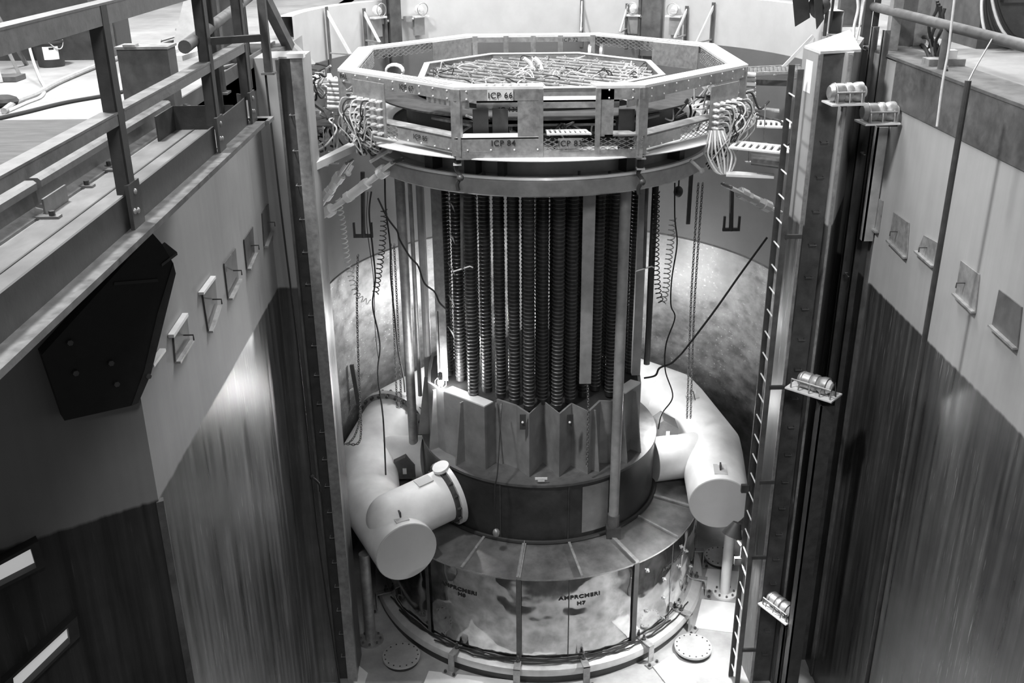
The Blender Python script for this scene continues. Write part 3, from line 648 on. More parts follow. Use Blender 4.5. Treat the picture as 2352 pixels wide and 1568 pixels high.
for i in range(4):
    q = atz(2128+10*i, 120+10*i, 0); tag(MB().tube([q+V((.03*math.sin(3*k*.3+i), .02*k*(i-1.5)*.2, .06*k)) for k in range(11)], .02, 8).build('upright_hose', 'rubber'), ['leftmost', 'second', 'third', 'rightmost'][i]+' of the dark hoses rising behind the right rail post', 'hose', 'hoses rising on the right deck')
q = atz(2165, 155, 0); t = thing('hose_bracket', q, 'pale small bracket with hose clamps on the right deck edge', 'bracket'); MB().box(q+V((0, 0, .05)), (.4, .2, .1)).build('bracket_body', 'galv', t); MB().box(q+V((.05, -.02, .14)), (.12, .1, .1)).build('clamp', 'bright', t)
P = [aty(*p, 12.6) for p in [(1967, -20), (1971, 18), (1962, 60), (1960, 95), (1950, 132)]]
tag(MB().tube(spline(P, 6), .018, 8).build('white_rope', 'wcable'), 'white rope hanging down to the pale cover of the right gate guide', 'rope', 'ropes on the right')
P = [aty(*p, 12.7) for p in [(1990, -20), (1982, 20), (1972, 70), (1958, 128)]]
tag(MB().tube(spline(P, 6), .012, 8).build('white_rope', 'wcable'), 'thinner white cord beside the white rope over the pale cover', 'rope', 'ropes on the right')
P = [aty(*p, 8.6) for p in [(2196, -30), (2185, 60), (2178, 120), (2165, 190), (2152, 290)]]
tag(MB().tube(spline(P, 6), .011, 8).build('hanging_line', 'wcable'), 'thin white cord hanging across the right guard rail', 'rope', 'ropes on the right')
a, b = aty(2224, 185, 9.0), aty(2040, 1610, 9.0)
tag(MB().cyl(V((a.x, 9.0, a.z+.0)), V((a.x, 9.0, b.z)), .028, 10).build('hanging_pole', 'dark'), 'long thin dark pole hanging down in front of the right wall', 'pole')
tag(MB().tube([aty(2224, 188, 9.0), aty(2235, 165, 9.2), V((4.8, 9.9, .49))], .008, 6).build('pole_line', 'cable'), 'short line tying the hanging pole to the right guard rail', 'line')
q = aty(1880, 25, 14.4)
t = thing('floodlight', (q.x, q.y, 0), 'black floodlight with open barn doors on a pole above the pale cover', 'floodlight')
MB().cyl((q.x+.12, q.y, -.02), (q.x+.12, q.y, q.z+.6), .025, 10).build('pole', 'dark', t); MB().cyl((q.x+.22, q.y+.1, -.02), (q.x+.22, q.y+.1, q.z+.6), .02, 8).build('second_pole', 'dark', t)
hd = V((-.8, -.45, -.25)).normalized(); mb = MB(); mb.lathe(q+V((0, 0, .05)), [(.001, -.12), (.10, -.12), (.13, 0), (.15, .05)], 20, axis=hd); mb.build('head', 'dark', t)
mb = MB(); e = q+V((0, 0, .05))+hd*.05; sx = hd.cross(V((0, 0, 1))).normalized(); su = sx.cross(hd)
for sgn in (1, -1): mb.prism([e+sx*sgn*.13+su*.14, e+sx*sgn*.13-su*.14, e+hd*.22+sx*sgn*.2-su*.2, e+hd*.22+sx*sgn*.2+su*.2], sx*.006)
mb.build('barn_door', 'dark', t, smooth=0)
# rope with a knot on the left wall
P = [aty(*p, 11.3) for p in [(592, -30), (600, 60), (612, 190), (630, 350), (655, 560), (680, 760), (700, 940), (716, 1095), (733, 1250), (755, 1400), (785, 1600)]]
t = thing('knotted_rope', P[0], 'thin black rope with a knot hanging down the left wall', 'rope')
MB().tube(spline(P, 8), .012, 6).build('rope', 'rubber', t); k = P[7]
MB().sphere(k, .03, 8, 6, (1, 1, 1.3)).tube(spline([k, k+V((.05, 0, -.05)), k+V((.09, 0, -.12)), k+V((.09, 0, -.22))], 6), .014, 6).build('knot', 'rubber', t)
# ------------------------------------------------------------------ reactor: base ring, clamps, shield, tank
def ang(p): return math.degrees(math.atan2(p.y-CY, p.x-CX))
t = thing('base_ring', (CX, CY, ZF), 'wide pale ring flange on the floor around the polished shield', 'ring')
MB().lathe(CEN, [(2.5, -8.70), (2.64, -8.70), (2.68, -8.69), (2.80, -8.74), (2.82, -8.78), (2.82, -8.84), (2.78, -8.85)], 128).build('ring_flange', 'ring', t)
MB().lathe(CEN, [(2.5, -9), (2.77, -9), (2.79, -8.85), (2.5, -8.85)], 128).build('ring_foot', 'dark', t)
CL = [(1050, 1502), (1190, 1532), (1335, 1516), (1466, 1472), (1556, 1412), (1608, 1340), (1607, 1275), (880, 1372)]
cn = ['front base ring clamp below the AMPRCMERI H8 stencil', 'base ring clamp at the foot of the left vertical shield strap', 'base ring clamp midway between the two front shield straps', 'base ring clamp at the foot of the right vertical shield strap', 'round-bar clamp on the base ring behind the nearest manhole cover', 'clamp on the right side of the base ring beside the pipe stanchion', 'rearmost visible clamp on the right side of the base ring', 'leftmost clamp on the base ring under the capped pipe']
proto = None
for (px, py), lab in zip(CL, cn):
    a = ang(atz(px, py, -8.78)); rz = math.radians(a+90)
    if proto is None:
        t = proto = thing('ring_clamp', (CX, CY, ZF), lab, 'clamp', 'clamps holding the base ring')
        o = V((CX, CY, 0)); mb = MB()
        mb.slab(o+V((-.05, -2.90, -8.99)), (.10, 0, 0), (0, .02, 0), (0, 0, .33)).slab(o+V((-.05, -2.90, -8.68)), (.10, 0, 0), (0, .26, 0), (0, 0, .022)); mb.build('bent_strap', 'galv', t, smooth=0)
        MB().slab(o+V((-.11, -2.99, -8.995)), (.22, 0, 0), (0, .11, 0), (0, 0, .02)).build('foot', 'galv', t, smooth=0)
        for x in (-.075, .075): MB().cyl(o+V((x, -2.95, -8.98)), o+V((x, -2.95, -8.94)), .022, 6).build('bolt', 'dark', t)
        m2 = MB(); m2.cyl(o+V((0, -2.72, -8.66)), o+V((0, -2.72, -8.56)), .018, 8); m2.cyl(o+V((0, -2.72, -8.66)), o+V((0, -2.72, -8.625)), .035, 6); m2.build('stud', 'dark', t)
        t.rotation_euler = (0, 0, rz); o0 = t
    else: dup(o0, (CX, CY, ZF), rz, lab)
# cables lying round the foot of the shield
for i, (r, z, a0, a1, w, lab) in enumerate(((2.70, -8.665, 212, 318, .014, 'black cable lying round the foot of the shield, outermost'), (2.685, -8.64, 205, 300, .012, 'black cable lying round the foot of the shield, uppermost'), (2.73, -8.68, 232, 330, .012, 'thin dark cable lying along the top of the base ring'))):
    P = [polar(r+.025*math.sin(k*.9+i)*(k % 3 == 0), a0+(a1-a0)*k/40, z+.018*abs(math.sin(k*.55+i))) for k in range(41)]
    tag(MB().tube(P, w, 6).build('ring_cable', 'rubber'), lab, 'cable', 'cables round the base ring')
SHZ = -7.21
t = thing('shield_drum', (CX, CY, -8.7), 'broad polished steel drum shield standing on the base ring, stencilled on its front', 'shield')
st_ang = {n: ang(cyl_hit(px, py, 2.66)) for n, (px, py) in dict(a=(1192, 1420), b=(1457, 1380), c=(985, 1350)).items()}
MB().lathe(CEN, [(2.655, -8.72), (2.66, -8.4), (2.655, -7.9), (2.66, SHZ)], 160).build('drum_wall', 'polish', t)
MB().lathe(CEN, [(2.66, SHZ), (2.672, SHZ+.004), (2.672, SHZ-.02), (2.66, SHZ-.02)], 128).build('top_edge', 'galv', t)
MB().lathe(CEN, [(1.88, -7.10), (2.665, SHZ+.003), (2.665, SHZ-.015), (1.88, -7.115)], 128).build('roof_plate', 'roof', t)
def strap(a, w, m): MB().lathe(CEN, [(2.661, -8.70), (2.685, -8.70), (2.685, SHZ), (2.661, SHZ)], 3, a-math.degrees(w/2.66)/2, a+math.degrees(w/2.66)/2).build('vertical_strap', m, t, smooth=0)
strap(st_ang['a'], .075, 'mid'); strap(st_ang['b'], .085, 'dark'); strap(st_ang['c'], .07, 'mid'); strap(st_ang['b']+45, .07, 'mid')
for x, y in ((1306, 1420), (1540, 1340)):
    a = ang(cyl_hit(x, y, 2.66)); MB().lathe(CEN, [(2.6605, -8.70), (2.664, -8.70), (2.664, SHZ), (2.6605, SHZ)], 1, a-.15, a+.15).build('panel_seam', 'dark', t, smooth=0)
for i, p in enumerate([(1060, 1306), (1190, 1331), (1335, 1322), (1462, 1291), (1545, 1231), (1598, 1168)]):
    a = ang(atz(*p, SHZ)); u = polar(1, a, 0)-CEN; s_ = V((-u.y, u.x, 0))
    w = .06 if i % 2 else .035
    MB().slab(CEN+u*1.93-s_*w/2+V((0, 0, -7.105)), u*.74+V((0, 0, -.10)), s_*w, V((0, 0, .03))).build('roof_rib', 'galv', t, smooth=0)
    if i == 1: MB().slab(CEN+u*1.93-s_*.004+V((0, 0, -7.1)), u*.74+V((0, 0, -.10)), s_*.012, V((0, 0, .05))).build('roof_rib', 'galv', t, smooth=0)
k = 0
for px, py in [(1487, 1310), (1526, 1330), (1560, 1300), (1576, 1265), (1484, 1402), (1524, 1372), (1523, 1418), (1556, 1385), (1565, 1255), (1586, 1300)]:
    q = cyl_hit(px, py, 2.66); u = (q-CEN); u.z = 0; u.normalize()
    mb = MB(); mb.cyl(q, q+u*.035, .015, 8); mb.lathe(q, [(.035, 0), (.035, .006), (.001, .006)], 10, axis=u); mb.build('boss', 'galv', t)
def sten(s, px, py, size, bold, dz=0, xs=1.25):
    q = cyl_hit(px, py, 2.66); lettering(s, size, q, (1, 0, 0), (0, 0, 1), t, wrap=(2.66, ang(q), q.z+dz), bold=bold, xs=xs)
sten('AMPRCMERI', 1332, 1370, .085, .003); sten('H7', 1335, 1385, .08, .003)
sten('AMPRCMERI', 1052, 1352, .085, .003); sten('H8', 1060, 1366, .08, .003); sten('AMPRCMERI', 1548, 1290, .085, .003)
t = thing('inner_tank', (CX, CY, -7.1), 'dark cylindrical steel tank rising from the middle of the polished shield', 'tank')
MB().lathe(CEN, [(1.89, -7.12), (1.89, -6.14)], 128).build('tank_wall', 'tank', t)
MB().lathe(CEN, [(1.91, -6.10), (1.91, -6.14), (1.885, -6.14)], 128).lathe(CEN, [(1.0, -6.10), (1.91, -6.10)], 128).build('ledge_plate', 'mid', t)
MB().tube([polar(1.925, 360*k/96, -7.085) for k in range(96)], .035, 8, closed=True).build('foot_ring', 'rubber', t)
for px in (1305, 1150):
    a = ang(cyl_hit(px, 1180, 1.89)); MB().lathe(CEN, [(1.891, -7.08), (1.9, -7.08), (1.9, -6.14), (1.891, -6.14)], 1, a-.25, a+.25).build('wall_seam', 'dark', t, smooth=0)
a0, a1 = ang(cyl_hit(1337, 1180, 1.9)), ang(cyl_hit(1396, 1180, 1.9)); MB().lathe(CEN, [(1.893, -7.0), (1.898, -7.0), (1.898, -6.2), (1.893, -6.2)], 6, a0, a1).build('patch_plate', 'fin', t, smooth=0)
q = cyl_hit(1243, 1098, 1.86); MB().slab(q+V((-.09, -.01, -.02)), (.18, 0, 0), (0, .012, 0), (0, 0, .035)).slab(q+V((-.05, -.01, -.05)), (.1, 0, 0), (0, .01, 0), (0, 0, .02)).build('tag_plate', 'paper', t, smooth=0)
# ------------------------------------------------------------------ core support with zigzag outline
t = thing('core_support', (CX, CY, -6.1), 'ring of zigzag satin steel support plates standing on the tank ledge under the ribbed tubes', 'support')
front = [(-1.10, 13.95), (-.84, 13.61), (-.22, 13.07), (-.04, 13.32), (.25, 13.10), (.43, 12.83), (.65, 13.25), (.87, 12.82), (1.07, 13.15), (1.30, 12.88), (1.50, 13.22), (1.67, 13.20), (1.90, 13.45), (2.18, 13.80)]
outl = [(-1.12, 14.5)]+front+[(2.24, 14.5)]+[(x, 2*CY-y) for x, y in reversed(front)]
ZT, ZB = -5.05, -6.10
n = len(outl)
def inset(p, d): v = V((p[0]-CX, p[1]-CY, 0)); return V((p[0], p[1], 0))-v.normalized()*d
for i in range(n):
    a, b = outl[i], outl[(i+1) % n]
    if a[1] > 15.3 and b[1] > 15.3: continue
    a, b = V((a[0], a[1], 0)), V((b[0], b[1], 0)); ia, ib = inset(a, .04), inset(b, .04)
    MB().prism([a+V((0, 0, ZB)), b+V((0, 0, ZB)), b+V((0, 0, ZT)), a+V((0, 0, ZT))], (ia-a+ib-b)*.5).build('side_plate', 'fin', t, smooth=0)
MB().add([V((x, y, ZT-.06)) for x, y in outl], [tuple(range(n))]).build('top_plate', 'tank', t, smooth=0)
MB().slab((-.84, 13.61, ZT), (.62, -.54, 0), (.13, .15, 0), (0, 0, .02)).build('top_strip', 'bright', t, smooth=0); MB().slab((1.9, 13.45, ZT), (.28, .35, 0), (-.15, .1, 0), (0, 0, .02)).build('top_strip', 'bright', t, smooth=0)
def gus(k, f, d):       # tapering rib standing on face k of the zigzag
    a, b = V((*outl[k], 0)), V((*outl[k+1], 0)); p = a.lerp(b, f); s_ = (b-a).normalized(); u = V((s_.y, -s_.x, 0))
    if u.dot(p-CEN) < 0: u = -u
    p = V((p.x, p.y, 0)); MB().prism([p+V((0, 0, ZT-.04))-s_*.012, p+u*d*.3+V((0, 0, ZT-.04))-s_*.012, p+u*d+V((0, 0, ZB))-s_*.012, p+V((0, 0, ZB))-s_*.012], s_*.024).build('gusset', 'fin', t, smooth=0)
gus(2, .48, .2); gus(1, .5, .16); gus(13, .5, .18); gus(12, .5, .2); gus(3, .9, .12); gus(10, .4, .12); gus(0, .5, .2)
for px in (1200, 1308):
    q = cyl_hit(px, 965, 1.66); MB().slab(q+V((-.04, -.06, -.12)), (.09, 0, 0), (0, .02, 0), (0, 0, .24)).build('lug', 'dark', t, smooth=0)
    MB().sphere(q+V((.0, -.065, .0)), .02, 8, 6).build('lug_bolt', 'bright', t)
# ------------------------------------------------------------------ ribbed guide tubes
ZTOP, PX = -1.66, .205
prof = [(.001, -5.08), (.077, -5.08), (.077, ZTOP), (.001, ZTOP)]
rings = MB(); z = -5.0
while z < ZTOP-.03: rings.lathe((0, 0, 0), [(.076, z-.012), (.086, z-.004), (.087, z+.004), (.076, z+.012)], 16); z += .058
tubes = []
for i in range(-7, 8):
    for j in range(-6, 5):
        x = i*PX; y = j*.41+(.205 if i % 2 else 0)
        if math.hypot(x, y) < 1.47 and not (math.hypot(x, y) < .8 and y > -.35) and y < .75: tubes.append((x, y, i))
fronts = {}
for x, y, i in tubes:
    if i not in fronts or y < fronts[i]: fronts[i] = y
gt = None; order = sorted(fronts); nth = ['first', 'second', 'third', 'fourth', 'fifth', 'sixth', 'seventh', 'eighth', 'ninth', 'tenth', 'eleventh', 'twelfth', 'thirteenth', 'fourteenth', 'fifteenth']
for x, y, i in tubes:
    fr = abs(y-fronts[i]) < .01
    lab = nth[order.index(i)]+' from the left of the front ribbed guide tubes under the round flange' if fr else 'ribbed guide tube standing behind the front row of ribbed tubes'
    loc = (CX+x, CY+y, -5.08); grp = 'front ribbed guide tubes' if fr else 'ribbed guide tubes behind the front row'
    if gt is None:
        gt = MB().lathe((0, 0, 0), prof, 16).build('guide_tube', 'tube', smooth=.9, origin=(0, 0, -5.08)); rg = rings.build('ring_coil', 'tubering', gt, smooth=.9); gt.location = loc; tag(gt, lab, 'tube', grp)
    else:
        c = gt.copy(); COL.objects.link(c); c.location = loc; tag(c, lab, 'tube', grp); r2 = rg.copy(); COL.objects.link(r2); r2.parent = c
def col_bar(name, p0, z0, z1, w, d, m, label, cat='column', group=None):
    return tag(MB().slab((p0[0]-w/2, p0[1]-d/2, z0), (w, 0, 0), (0, d, 0), (0, 0, z1-z0)).build(name, m, smooth=0), label, cat, group)
col_bar('support_column', (-.86, 14.0), -5.03, -1.66, .15, .12, 'galv', 'pale flat column left of the ribbed tubes beside the bright lamp', group='flat columns beside the tubes')
col_bar('support_column', (2.13, 14.1), -5.03, -1.66, .13, .12, 'flange', 'grey flat column right of the ribbed tubes', group='flat columns beside the tubes')
col_bar('hanger_bar', (1.215, 12.72), aty(1348, 880, 12.72).z, -1.66, .165, .03, 'flange', 'wide pale grey flat bar hanging in front of the ribbed tubes', 'bar')
t = thing('support_pole', (1.70, 12.80, -7.15), 'slender grey pole right of the hanging flat bar with square foot on the shield roof', 'pole', 'poles from shield to flange')
MB().cyl((1.70, 12.80, -7.0), (1.70, 12.80, -1.66), .075, 16).build('shaft', 'flange', t); MB().box((1.70, 12.80, -7.05), (.22, .22, .2)).build('foot_block', 'dark', t)
MB().cyl((1.7, 12.8, -6.95), (1.7, 12.8, -6.75), .09, 16).build('collar', 'mid', t)
t = thing('support_pole', (-1.42, 14.5, -7.12), 'slender grey pole at the left of the tubes passing behind the flanged pipe branch', 'pole', 'poles from shield to flange')
MB().cyl((-1.42, 14.5, -7.1), (-1.42, 14.5, -1.66), .075, 16).build('shaft', 'galv', t); MB().cyl((-1.42, 14.5, -6.9), (-1.42, 14.5, -6.55), .1, 16).build('collar', 'dark', t)
for i, (px, m, w, lab) in enumerate(((1462, 'dark', .03, 'thin dark rod right of the ribbed tubes, nearest to them'), (1477, 'galv', .03, 'thin pale rod right of the ribbed tubes'), (1497, 'dark', .05, 'dark pipe right of the grey flat column'))):
    q = aty(px, 600, 14.3+.1*i); tag(MB().cyl((q.x, q.y, -5.05), (q.x, q.y, -1.5), w, 10).build('guide_rod', m), lab, 'rod', 'rods right of the tubes')
for i, (px, m, lab) in enumerate(((950, 'galv', 'thin pale conduit left of the ribbed tubes behind the slender pole'), (972, 'flange', 'wider grey conduit between the left pole and the pale column'))):
    q = aty(px, 600, 15.0); tag(MB().cyl((q.x, q.y, -5.8), (q.x, q.y, -1.5), .035+.03*i, 10).build('conduit', m), lab, 'conduit', 'conduits left of the tubes')
for i in range(5):
    q = aty(1028-4*0, 458+73*i, 13.95); tag(MB().prism([q, q+V((.08, 0, -.1)), q+V((.10, 0, -.2)), q+V((.02, 0, -.02))], (0, .02, 0)).build('guide_tab', 'bright', smooth=0), ['topmost', 'second from the top', 'third from the top', 'fourth from the top', 'lowest'][i]+' bright slanting tab on the left edge of the ribbed tubes', 'tab', 'bright tabs on the tube edge')
# ------------------------------------------------------------------ flange and drum under the frame
t = thing('support_flange', (CX, CY, -1.64), 'heavy round grey flange carrying the octagonal frame above the ribbed tubes', 'flange')
MB().lathe(CEN, [(1.0, -1.645), (2.41, -1.645), (2.45, -1.62), (2.45, -1.45), (2.43, -1.43), (2.1, -1.43)], 128).build('flange_ring', 'flange', t)
MB().lathe(CEN, [(2.36, -1.425), (2.38, -1.395), (2.43, -1.395), (2.445, -1.425)], 128).build('raised_bead', 'bright', t)
MB().lathe(CEN, [(2.12, -1.43), (2.12, -1.09)], 128).build('drum_wall', 'flange', t)
MB().lathe(CEN, [(2.1, -1.08), (2.82, -1.08), (2.84, -1.09), (2.84, -1.10), (2.1, -1.12)], 128).build('deck_plate', 'bright', t)
for px, w in ((1092, .16), (1157, .08), (1432, .13), (1005, .14), (1540, .14)):
    q = cyl_hit(px, 388, 2.14); a = ang(q); u = polar(1, a)-CEN; s_ = V((-u.y, u.x, 0))
    MB().slab(CEN+u*2.12-s_*w/2+V((0, 0, -1.43)), u*.18, s_*w, V((0, 0, .33))).build('stiffener_block', 'dark', t, smooth=0)
for px in (1112, 1400, 1330, 1480):
    q = cyl_hit(px, 404, 2.3); MB().box(q+V((0, 0, .0)), (.16, .08, .03)).build('clip_plate', 'galv', t, smooth=0); MB().cyl(q, q+V((0, 0, .06)), .02, 6).build('clip_bolt', 'dark', t)
# ------------------------------------------------------------------ octagonal frame
ZF0 = -.25
fr = thing('octagon_frame', (CX, CY, -1.1), 'octagonal galvanised frame with slotted white top rails carrying the instrument racks', 'frame')
VA = [22.5+45*k for k in range(8)]
def ov(r, k, z): return polar(r, VA[k % 8], z)
def rail(r0, r1, z, th, k, f0=0., f1=1., slots=None, m='bright', nm='top_rail'):
    a0, a1 = ov(r1, k, z), ov(r1, k+1, z); b0, b1 = ov(r0, k, z), ov(r0, k+1, z)
    A0, A1 = a0.lerp(a1, f0), a0.lerp(a1, f1); B0, B1 = b0.lerp(b1, f0), b0.lerp(b1, f1)
    if slots is None: MB().prism([A0, A1, B1, B0], (0, 0, -th)).build(nm, m, fr, smooth=0); return
    s0, s1, ns = slots
    P0, P1 = A0.lerp(A1, s0), A0.lerp(A1, s1); v = (B0.lerp(B1, .5)-A0.lerp(A1, .5)); mb = MB()
    mb.slotted(P0, P1-P0, v, V((0, 0, -th)), ns, .5, .14)
    if s0 > .001: mb.prism([A0, P0, P0+v, B0], (0, 0, -th))
    if s1 < .999: mb.prism([P1, A1, B1, P1+v], (0, 0, -th))
    mb.build(nm, m, fr, smooth=0)
def fascia(r, z1, z0, k, f0=0., f1=1., m='galv', nm='fascia', th=.015):
    a, b = ov(r, k, 0), ov(r, k+1, 0); A, B = a.lerp(b, f0), a.lerp(b, f1); n = (A+B)/2-CEN; n.z = 0; n.normalize()
    return MB().prism([A+V((0, 0, z0)), B+V((0, 0, z0)), B+V((0, 0, z1)), A+V((0, 0, z1))], -n*th).build(nm, m, fr, smooth=0)
def fmesh(r, z1, z0, k, f0, f1, m='galv', pitch=.05):
    a, b = ov(r, k, z0), ov(r, k+1, z0); A, B = a.lerp(b, f0), a.lerp(b, f1)
    o = MB().mesh_panel(A, B-A, V((0, 0, z1-z0)), pitch, .007).build('mesh_panel', m, fr, smooth=0); return o
FRONT = 5   # side between 247.5 and 292.5 degrees
def fpar(px, z=-.3):
    p = aty(px, 200, CY-2.9*math.cos(math.radians(22.5))); a, b = ov(2.9, FRONT, 0), ov(2.9, FRONT+1, 0); return (p.x-a.x)/(b.x-a.x)
g0, g1 = fpar(1248), fpar(1370)
RO, RI = 2.90, 2.64
rail(RI, RO, ZF0, .03, FRONT, 0, g0, (.28, .86, 6)); rail(RI, RO, ZF0, .03, FRONT, g1, 1)
rail(RI, RO, ZF0, .03, 4, 0, 1, (.45, .93, 11)); rail(RI, RO, ZF0, .03, 6, 0, 1, (.08, .78, 20))
rail(RI, RO, ZF0, .03, 7, .0, 1); rail(RI, RO, ZF0, .03, 0, 0, 1, (.2, .6, 8)); rail(RI, RO, ZF0, .03, 1, 0, 1, (.5, .7, 5)); rail(RI, RO, ZF0, .03, 2, 0, 1, (.2, .9, 16)); rail(RI, RO, ZF0, .03, 3, 0, 1)
fascia(RO, ZF0-.03, -.41, FRONT, 0, g0); fascia(RO, ZF0-.03, -.41, FRONT, g1, 1)
for k in (0, 2, 4, 6): fascia(RO, ZF0-.03, -.41, k)
for k in (0, 1, 2): fascia(RI, ZF0-.03, -.36 if k == 1 else -.62, k, .0, .42 if k != 1 else 1)
fmesh(RI, ZF0-.03, -.42, 2, .42, 1); fmesh(RI, ZF0-.03, -.42, 0, .42, 1); fmesh(RI-.02, ZF0-.03, -.48, 3, .1, .9); fmesh(RI-.02, ZF0-.03, -.48, 7, .1, .9)
for k in range(8):     # corner posts
    p = ov(RO-.02, k, 0); u = (p-CEN).normalized(); s_ = V((-u.y, u.x, 0)); mb = MB()
    mb.slab(p-s_*.06-u*.06+V((0, 0, -1.06)), s_*.12, u*.07, V((0, 0, 1.06+ZF0-.03))); mb.build('corner_post', 'galv', fr, smooth=0)
for f, w in ((g0-.012, .055), (g1+.012, .06)):
    a, b = ov(RO, FRONT, 0), ov(RO, FRONT+1, 0); p = a.lerp(b, f); MB().slab(p+V((-w/2, -.01, -1.1)), (w, 0, 0), (0, .03, 0), (0, 0, 1.1+ZF0-.03)).build('inner_post', 'galv', fr, smooth=0)
a, b = ov(RO, FRONT, 0), ov(RO, FRONT+1, 0); p = a.lerp(b, g1); MB().slab(p+V((0.04, .0, -.84)), (.17, 0, 0), (0, .02, 0), (0, 0, .55)).build('web_plate', 'galv', fr, smooth=0)
p = a.lerp(b, g0); MB().slab(p+V((-.3, .004, -.84)), (.27, 0, 0), (0, .02, 0), (0, 0, .55)).build('web_plate', 'galv', fr, smooth=0)
for k in range(8):     # bottom rails and lower band
    if k in (1, 2): continue
    fascia(RO, -.84, -1.0, k, {4: .52}.get(k, 0), {FRONT: g0, 6: .35}.get(k, 1), 'galv', 'bottom_fascia')
    if k in (4, 6): fascia(RO, -.84, -.86, k, 0, 1, 'galv', 'bottom_edge')
    rail(RI+.02, RO, -.835, .02, k, m='galv', nm='bottom_rail') if k != FRONT else rail(RI, RO, -.835, .02, k, 0, g0-.02, nm='bottom_rail')
fascia(RO+.004, -1.0, -1.1, FRONT, 0, 1, 'galv', 'lower_band', .03)
fmesh(RO, -.86, -1.0, FRONT, g0, 1); rail(RI, RO, -.80, .02, FRONT, g0+.02, g1-.02, (0.02, .98, 8), nm='slotted_tray'); rail(RI, RO, -.82, .02, FRONT, g1+.05, .98, m='galv', nm='bottom_rail')
fmesh(RO, -.86, -1.02, 4, .02, .52); fmesh(RO, -.86, -1.02, 6, .35, .98)
MB().lathe(CEN, [(1.78, -.70), (2.3, -.70), (2.3, -.72), (1.78, -.72)], 64).build('ring_shelf', 'dark', fr); MB().lathe(CEN, [(1.9, -1.09), (1.9, -.72)], 64).build('shade_drum', 'dark', fr)  # inner drum added, dark so the inside of the frame looks shaded
for f in (.02, .28, .5, .72, .97):
    p = ov(RI, 1, 0).lerp(ov(RI, 2, 0), f); MB().slab(p+V((-.04, -.02, -.62)), (.08, 0, 0), (0, .03, 0), (0, 0, .36)).build('rear_post', 'galv', fr, smooth=0)
# mid level inner shelves
for k in (4, 5, 6):
    e0, e1 = {4: (.6, 1), 5: (.05, .95), 6: (0, .4)}[k]
    rail(2.2, 2.5, -.475, .02, k, e0, e1, m='bright', nm='inner_shelf'); fascia(2.5, -.475, -.57, k, e0, e1, nm='inner_fascia')
    rail(2.0, 2.42, -.74, .03, k, e0, e1, m='dark', nm='lower_shelf'); fascia(2.42, -.74, -.80, k, e0, e1, nm='lower_fascia', m='mid')
for px in (1105, 1150, 1440):
    q = aty(px, 285, 12.15); MB().slab(q+V((-.1, 0, -.3)), (.19, 0, 0), (0, .05, 0), (0, 0, .48)).build('dark_web', 'dark', fr, smooth=0)
yF = ov(RO, FRONT, 0).y
def lab_front(s, px, py, y, plate=None, size=.095):
    c = aty(px, py, y)
    if plate: MB().slab(c+V((-plate[0]/2, -.014, -plate[1]/2)), (plate[0], 0, 0), (0, .012, 0), (0, 0, plate[1])).build('label_plate', plate[2], fr, smooth=0); c = c-V((0, .016, 0))
    lettering(s, size, c-V((0, .004, 0)), (1, 0, 0), (0, 0, 1), fr, bold=.001)
lab_front('ICP 66', 1149, 219, yF, (.30, .12, 'bright')); lab_front('IC 133', 1168, 252, CY-2.5*math.cos(math.pi/8), size=.08)
lab_front('ICP 84', 1156, 329, yF); lab_front('ICP 83', 1309, 329, yF-.01, (.28, .12, 'galv'))
def lab_side(s, k, f, z, size=.085, r=RO):
    a, b = ov(r, k, z), ov(r, k+1, z); c = a.lerp(b, f); ux = (b-a).normalized(); n = ux.cross(V((0, 0, 1)))
    lettering(s, size, c+n*.012, ux, (0, 0, 1), fr, bold=.001)
lab_side('ICP 85', 4, .72, -.92); lab_side('ICP 67', 4, .62, -.345); lab_side('PAL', 4, .06, -.33)
a, b = ov(RI-.02, 1, -.33), ov(RI-.02, 2, -.33); c = a.lerp(b, .2); ux = (a-b).normalized(); lettering('ICP 72', .085, c+ux.cross(V((0, 0, 1)))*.03, ux, (0, 0, 1), fr)
riv = None
for k, n_ in ((4, 9), (5, 8), (6, 9)):
    a, b = ov(RO, k, 0), ov(RO, k+1, 0); n = (a+b)/2-CEN; n.normalize()
    for j in range(n_):
        f = (j+.5)/n_
        if k == 5 and g0 < f < g1: continue
        for z in ((-.30, -.39, -.985) if k != 5 or not .17 < f < .45 else (-.985,)):
            p = a.lerp(b, f)+n*.004+V((0, 0, z))
            if riv is None: riv = MB().sphere(p, .012, 6, 4).build('rivet', 'bright', fr); rp = p
            else: r2 = riv.copy(); COL.objects.link(r2); r2.parent = fr; r2.location = riv.location+(p-rp)
